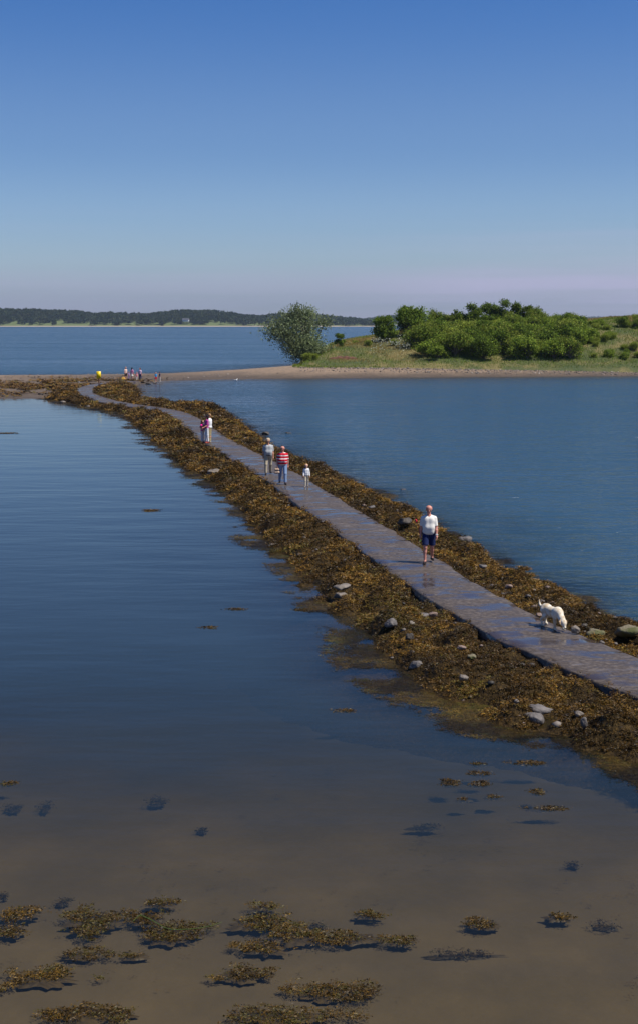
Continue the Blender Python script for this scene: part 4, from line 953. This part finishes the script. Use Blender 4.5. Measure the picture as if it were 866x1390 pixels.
# --- man in grey
c = at(364.5, 644, PT)
m2 = person('man in grey t-shirt, beige cap and beige trousers with a dark waist pouch', 'people out walking on the causeway', c[0], c[1], PT, .1, 1.77,
    [(.26, .05, .04), (-.14, -.50, .04)], [(-.12, .05, .13), (.14, .3, .12)], (.42, .43, .43), (.46, .39, .28), (.03, .025, .03), skin='tan', cap=(.48, .40, .28), belly=.05, build=1.05, hair='short', hairc=(.2, .17, .14), head_tilt=.1)
sdf_mesh('waist_pouch', [(m2['T'](-.07, -.17, .98), m2['T'](.07, -.17, .98), .035, .035)], .01, fab((.03, .03, .035)), m2['root'], k=.02)
# --- man in red stripes
c = at(384, 657, PT)
m3 = person('bald man in red and white striped shirt and blue jeans', 'people out walking on the causeway', c[0], c[1], PT, .05, 1.75,
    [(-.15, -.5, .03), (.26, .04, .03)], [(.0, .35, .14), (-.05, .08, .14)], (.5, .02, .03), (.24, .34, .52), (.03, .025, .03), skin='pink', topmat=stripes(), belly=.05, build=1.08, head_tilt=.28, hair='fringe', hairc=(.3, .26, .22))
w = toworld(m3, m3['wr'][-1]); bag = empty('shoulder_bag', tuple(w + v3(-.02, -.06, -.32))); tag(bag, 'beige cloth bag hanging from the hand of the man in red stripes', 'bag')
sdf_mesh('pouch', [(v3(-.07, 0, .03), v3(.07, 0, .03), .06, .06), (v3(-.06, 0, .16), v3(.06, 0, .16), .055, .055)], .01, fab((.50, .36, .26)), bag, k=.05)
sdf_mesh('strap', [(v3(-.08, 0, .2), v3(0, 0, .29), .011, .011), (v3(.08, 0, .2), v3(0, 0, .29), .011, .011)], .006, fab((.35, .24, .16)), bag, k=.01)
# --- child in white
c = at(416, 661, PT)
person('small child with fair hair, white top and cream trousers', 'people out walking on the causeway', c[0], c[1], PT, .15, 1.02,
    [(.12, 0, .04), (-.08, -.25, .04)], [(.1, .5, .2), (.05, .4, .2)], (.80, .80, .80), (.62, .55, .42), (.35, .3, .25), skin='fair', hair='short', hairc=(.45, .28, .12), headk=1.35, short_sleeve=False, build=.95)
# --- the standing three
c = at(285, 601, PT)
person('man in white shirt and khaki trousers standing close behind a woman', 'people standing on the causeway', c[0], c[1] + .15, PT, -1.9, 1.78,
    [(.04, 0, .03), (-.03, -.05, .03)], [(.3, 1.2, .1), (.2, 1.0, .1)], (.82, .82, .82), (.38, .31, .17), (.4, .35, .28), skin='tan', hair='short', hairc=(.32, .2, .1))
c = at(281, 601, PT)
person('dark haired woman in magenta top and white trousers with red shoes', 'people standing on the causeway', c[0] + .03, c[1] - .12, PT, -1.2, 1.72,
    [(.05, -.02, .02), (-.04, -.08, .02)], [(.25, 1.3, .12), (.2, 1.1, .12)], (.42, .05, .26), (.80, .80, .80), (.55, .10, .07), skin='tan', hair='long', hairc=(.015, .012, .015), build=.88, head_tilt=.2)
c = at(276.5, 600.5, PT)
person('girl in long fuchsia top and white trousers in front of the couple', 'people standing on the causeway', c[0] - .05, c[1], PT, .9, 1.36,
    [(.05, 0, .02), (-.03, -.04, .02)], [(.2, 1.2, .12), (.1, .5, .12)], (.70, .02, .27), (.74, .68, .68), (.5, .22, .18), skin='fair', hair='long', hairc=(.14, .08, .04), headk=1.15, build=.9, head_tilt=.2)
# --- beach group
BG = 'people gathered on the beach at the end of the causeway'
def beach_person(px, py, rz, H, label, **kw):
    c = at(px, py, .3); z = max(float(bsample(c[0], c[1])), float(gsample(GH, np.array([c[0]]), np.array([c[1]]))[0]), .1)
    if float(gsample(GDC, np.array([c[0]]), np.array([c[1]]))[0]) < PWID + .1: z = max(z, PT)
    c = at(px, py, z); kw.setdefault('legs', [(.05, 0, .03), (-.05, -.1, .03)]); kw.setdefault('arms', [(.1, .5, .15), (-.05, .1, .15)])
    lg = kw.pop('legs'); ar = kw.pop('arms'); tp = kw.pop('top'); bt = kw.pop('bottom')
    return person(label, kw.pop('group', BG), c[0], c[1], z, rz, H, lg, ar, tp, bt, kw.pop('shoes', (.4, .35, .3)), res=.015, **kw)
beach_person(171.5, 515.5, .8, 1.72, 'person in cream top and black shorts, leftmost of the beach group', top=(.72, .50, .42), bottom=(.015, .015, .02), bottom_len='short', hair='short', hairc=(.3, .2, .1))
beach_person(180, 516, 2.6, 1.68, 'dark haired woman in pink top and white skirt in the beach group', top=(.72, .28, .45), bottom=(.72, .68, .62), skirt=True, hair='long', hairc=(.02, .015, .02))
beach_person(186.5, 516.8, .2, 1.12, 'child in pink and white clothes between the two women on the beach', top=(.75, .3, .35), bottom=(.72, .62, .58), hair='short', hairc=(.03, .02, .02), headk=1.25)
beach_person(191, 517, -.5, 1.72, 'woman in pale pink top and navy trousers, right of the beach group', top=(.70, .52, .66), bottom=(.03, .05, .16), hair='long', hairc=(.025, .02, .03))
beach_person(175.5, 514.5, .4, .95, 'toddler in lilac clothes standing by the woman in the white skirt', top=(.36, .25, .45), bottom=(.30, .2, .38), hair='short', hairc=(.15, .08, .04), headk=1.35)
PP = 'children paddling at the edge of the rippled water'
beach_person(212.3, 518.5, .3, 1.25, 'child in bright blue top and red shorts at the waterline', group=PP, top=(.03, .28, .60), bottom=(.65, .03, .06), bottom_len='short', hair='short', hairc=(.12, .08, .04), headk=1.2)
beach_person(217.5, 519, -1.3, 1.35, 'child in dark blue top and white trousers at the waterline', group=PP, top=(.015, .025, .08), bottom=(.6, .58, .55), hair='short', hairc=(.05, .04, .04), headk=1.15)
c = at(168, 513.5, .4); o = empty('beach_bag', (c[0], c[1], float(bsample(c[0], c[1])))); tag(o, 'orange and yellow bag on the sand left of the beach group', 'bag')
sdf_mesh('pouch', [(v3(-.16, 0, .13), v3(.16, 0, .13), .13, .13, v3(0, 0, 0), v3(0, 0, -1)), (v3(-.12, 0, .3), v3(.12, 0, .3), .09, .09)], .02, fab((.70, .40, .08)), o, k=.05)
sdf_mesh('handle', [(v3(-.1, 0, .36), v3(0, 0, .52), .015, .015), (v3(.1, 0, .36), v3(0, 0, .52), .015, .015)], .012, fab((.5, .3, .06)), o, k=.02)

# ------------------------------------------------------------------ dog
m, nt, N, L, b = newmat('white_fur'); n1 = noise(N, L, 7, 4, objc(N)); n2 = noise(N, L, 60, 3, mapping(N, L, objc(N), (.5, 1, 1)))
L.new(ramp(N, L, n1.outputs[0], [(.40, (.74, .69, .58)), (.66, (.50, .37, .22))]).outputs[0], b.inputs['Base Color']); b.inputs['Roughness'].default_value = .9; bump(N, L, n2.outputs[0], .35, .012, b)
c = at(747, 853.5, PT); dog = empty('dog', (c[0] + .05, c[1] + .1, PT), R(-64)); dog.scale = (.9, .92, .95); tag(dog, 'white and cream dog sniffing the edge of the path with its head low', 'dog')
DG = [((.20, 0, .42), (.0, 0, .41), .145, .13), ((.0, 0, .41), (-.25, 0, .45), .125, .12), ((-.25, 0, .46), (-.33, 0, .46), .125, .115), ((.24, 0, .46), (.28, 0, .44), .13, .12),
      ((.30, 0, .44), (.44, -.02, .33), .10, .08), ((.44, -.02, .33), (.52, -.03, .25), .08, .075), ((.52, -.03, .25), (.56, -.03, .22), .075, .066), ((.56, -.03, .21), (.63, -.04, .12), .045, .032),
      ((-.40, 0, .50), (-.52, .0, .46), .038, .03), ((-.52, 0, .46), (-.60, 0, .52), .03, .026), ((-.60, 0, .52), (-.62, 0, .62), .026, .014),
      ((.22, -.085, .38), (.24, -.09, .20), .065, .036), ((.24, -.09, .20), (.24, -.09, .05), .034, .028), ((.24, -.09, .035), (.29, -.09, .028), .034, .028),
      ((.22, .085, .38), (.34, .09, .22), .065, .036), ((.34, .09, .22), (.38, .09, .06), .034, .028), ((.38, .09, .035), (.43, .09, .028), .034, .028),
      ((-.29, -.08, .42), (-.20, -.10, .28), .095, .06), ((-.20, -.10, .28), (-.35, -.10, .17), .055, .034), ((-.35, -.10, .17), (-.32, -.10, .05), .032, .028), ((-.32, -.10, .035), (-.26, -.10, .028), .034, .028),
      ((-.29, .08, .42), (-.26, .10, .28), .095, .06), ((-.26, .10, .28), (-.45, .10, .18), .055, .034), ((-.45, .10, .18), (-.44, .10, .05), .032, .028), ((-.44, .10, .035), (-.38, .10, .028), .034, .028)]
db = sdf_mesh('body', DG, .009, m, dog, k=.045)
cr = fab((.60, .42, .26))
for sy in (-1, 1): sdf_mesh('ear', [(v3(.50, .065 * sy - .03, .30), v3(.51, .10 * sy - .03, .26), .026, .024), (v3(.51, .10 * sy - .03, .26), v3(.54, .105 * sy - .03, .215), .022, .012)], .006, cr, db, k=.02)
for sy in (-1, 1): sdf_mesh('eye', [(v3(.598, .036 * sy - .03, .225), v3(.60, .036 * sy - .03, .224), .011, .011)], .004, EYE, db, k=.005)
sdf_mesh('nose', [(v3(.652, -.05, .115), v3(.652, -.032, .115), .017, .017)], .005, EYE, db, k=.005)

# ------------------------------------------------------------------ sign, gull
c = at(135, 526.5, .35); sg = empty('warning_sign', (c[0], c[1], .1), R(4)); tag(sg, 'yellow sign board on a rusty brown post at the bend of the path', 'sign')
rust = rockmat('rusty_post', (.11, .035, .02), (.2, .07, .035))
box('post', (.10, .08, 2.0), (0, .04, 0), rust, sg)
m, nt, N, L, b = newmat('yellow_board'); tc = N.new('ShaderNodeTexCoord'); n1 = noise(N, L, 3.2, 2, tc.outputs['Object'])
L.new(mixc(N, L, ramp(N, L, n1.outputs[0], [(.50, (0, 0, 0)), (.60, (.6, .6, .6))]).outputs[0], (.85, .66, .0), (.78, .40, .0)), b.inputs['Base Color']); b.inputs['Roughness'].default_value = .4
bd = box('board', (.50, .03, .82), (0, -.018, 1.32), m, sg)
grey = fab((.5, .5, .52)); gd = empty('gull', (*at(320.7, 516.9, 0), 0), .3); tag(gd, 'tiny white gull floating on the water just off the beach', 'bird')
gb = sdf_mesh('body', [(v3(-.18, 0, .07), v3(.08, 0, .09), .04, .10), (v3(.1, 0, .12), v3(.18, 0, .24), .06, .04), (v3(.18, 0, .24), v3(.2, 0, .25), .05, .045), (v3(-.15, 0, .1), v3(-.3, 0, .13), .05, .015)], .012, fab((.85, .85, .85)), gd, k=.04)
for sy in (-1, 1): sdf_mesh('wing', [(v3(.05, .08 * sy, .12), v3(-.22, .05 * sy, .14), .045, .018)], .012, grey, gb, k=.02)
sdf_mesh('beak', [(v3(.24, 0, .245), v3(.29, 0, .235), .012, .006)], .005, fab((.6, .4, .05)), gb, k=.01)

# ------------------------------------------------------------------ haze
DEN = float(0.00007)
m = bpy.data.materials.new('haze_air'); m.use_nodes = True; N = m.node_tree.nodes; L = m.node_tree.links; N.remove(N['Principled BSDF'])
pv = N.new('ShaderNodeVolumePrincipled'); pv.inputs['Density'].default_value = DEN; pv.inputs['Color'].default_value = (.62, .74, .92, 1); pv.inputs['Anisotropy'].default_value = .3
L.new(pv.outputs[0], N['Material Output'].inputs['Volume'])
V = np.array([(x, y, z) for z in (-4.5, 140) for y in (-100, 9500) for x in (-9500, 9500)], float)
hz_ = np_mesh('haze', V, np.array([[0, 2, 3, 1], [4, 5, 7, 6], [0, 1, 5, 4], [2, 6, 7, 3], [0, 4, 6, 2], [1, 3, 7, 5]]), m); tag(hz_, kind='stuff')

# ------------------------------------------------------------------ light
EL = R(58); AZ = R(104)      # azimuth clockwise from the view direction
sd = v3(math.cos(EL) * math.sin(AZ), math.cos(EL) * math.cos(AZ), math.sin(EL))
ld = bpy.data.lights.new('sun', 'SUN'); ld.energy = 5.0; ld.angle = R(.5); ld.color = (1, .95, .86)
lo = bpy.data.objects.new('sun', ld); COL.objects.link(lo); lo.rotation_euler = Vector(sd).to_track_quat('Z', 'Y').to_euler()
w = bpy.data.worlds.new('World'); sc.world = w; w.use_nodes = True; N = w.node_tree.nodes; L = w.node_tree.links
bg = N['Background']; sky = N.new('ShaderNodeTexSky'); sky.sky_type = 'NISHITA'; sky.sun_disc = False; sky.sun_elevation = EL; sky.sun_rotation = AZ
sky.altitude = 0; sky.air_density = 1.0; sky.dust_density = .3; sky.ozone_density = 2.5
tc = N.new('ShaderNodeTexCoord'); sp = N.new('ShaderNodeSeparateXYZ'); L.new(tc.outputs['Generated'], sp.inputs[0])
# thin lilac haze bank low over the far shore, polarised darker blue higher up
gr = ramp(N, L, sp.outputs[2], [(.0, (.52, .58, .88)), (.015, (.50, .58, .88)), (.05, (.60, .70, .93)), (.08, (.58, .70, .94)), (.13, (.48, .63, .90)), (.25, (.27, .52, .90)), (.6, (.24, .42, .80))])
gr.color_ramp.interpolation = 'EASE'
mu = N.new('ShaderNodeMix'); mu.data_type = 'RGBA'; mu.blend_type = 'MULTIPLY'; mu.inputs[0].default_value = 1; L.new(sky.outputs[0], mu.inputs[6]); L.new(gr.outputs[0], mu.inputs[7])
cn = noise(N, L, 2.4, 5, mapping(N, L, tc.outputs['Generated'], (1, 1, 26)), .55)
band = ramp(N, L, sp.outputs[2], [(.0, (.55, .55, .55)), (.03, (.7, .7, .7)), (.044, (.22, .22, .22)), (.075, (.12, .12, .12)), (.085, (0, 0, 0))]).outputs[0]
rt = ramp(N, L, sp.outputs[0], [(.0, (.35, .35, .35)), (.12, (1, 1, 1))]).outputs[0]
cf_ = math_(N, L, 'MULTIPLY', math_(N, L, 'MULTIPLY', band, rt), ramp(N, L, cn.outputs[0], [(.34, (0, 0, 0)), (.56, (1, 1, 1))]).outputs[0])
L.new(mixc(N, L, cf_, mu.outputs[2], (4.9, 4.6, 6.6)), bg.inputs['Color']); bg.inputs['Strength'].default_value = .09

# ------------------------------------------------------------------ camera
cd = bpy.data.cameras.new('camera'); co = bpy.data.objects.new('camera', cd); COL.objects.link(co)
co.location = (0, 0, CAMZ); co.rotation_euler = (R(90) - PITCH, 0, 0)
cd.sensor_fit = 'VERTICAL'; cd.sensor_height = 36; cd.lens = F / 1390 * 36; cd.shift_y = -(695 - 650) / 1390
cd.clip_start = .5; cd.clip_end = 20000
sc.camera = co
sc.view_settings.view_transform = 'Standard'; sc.view_settings.look = 'None'; sc.view_settings.exposure = 0.25; sc.view_settings.gamma = 1
sc.cycles.max_bounces = 6; sc.cycles.transparent_max_bounces = 12; sc.cycles.volume_bounces = 0; sc.cycles.use_denoising = True
sc.cycles.caustics_reflective = False; sc.cycles.caustics_refractive = False
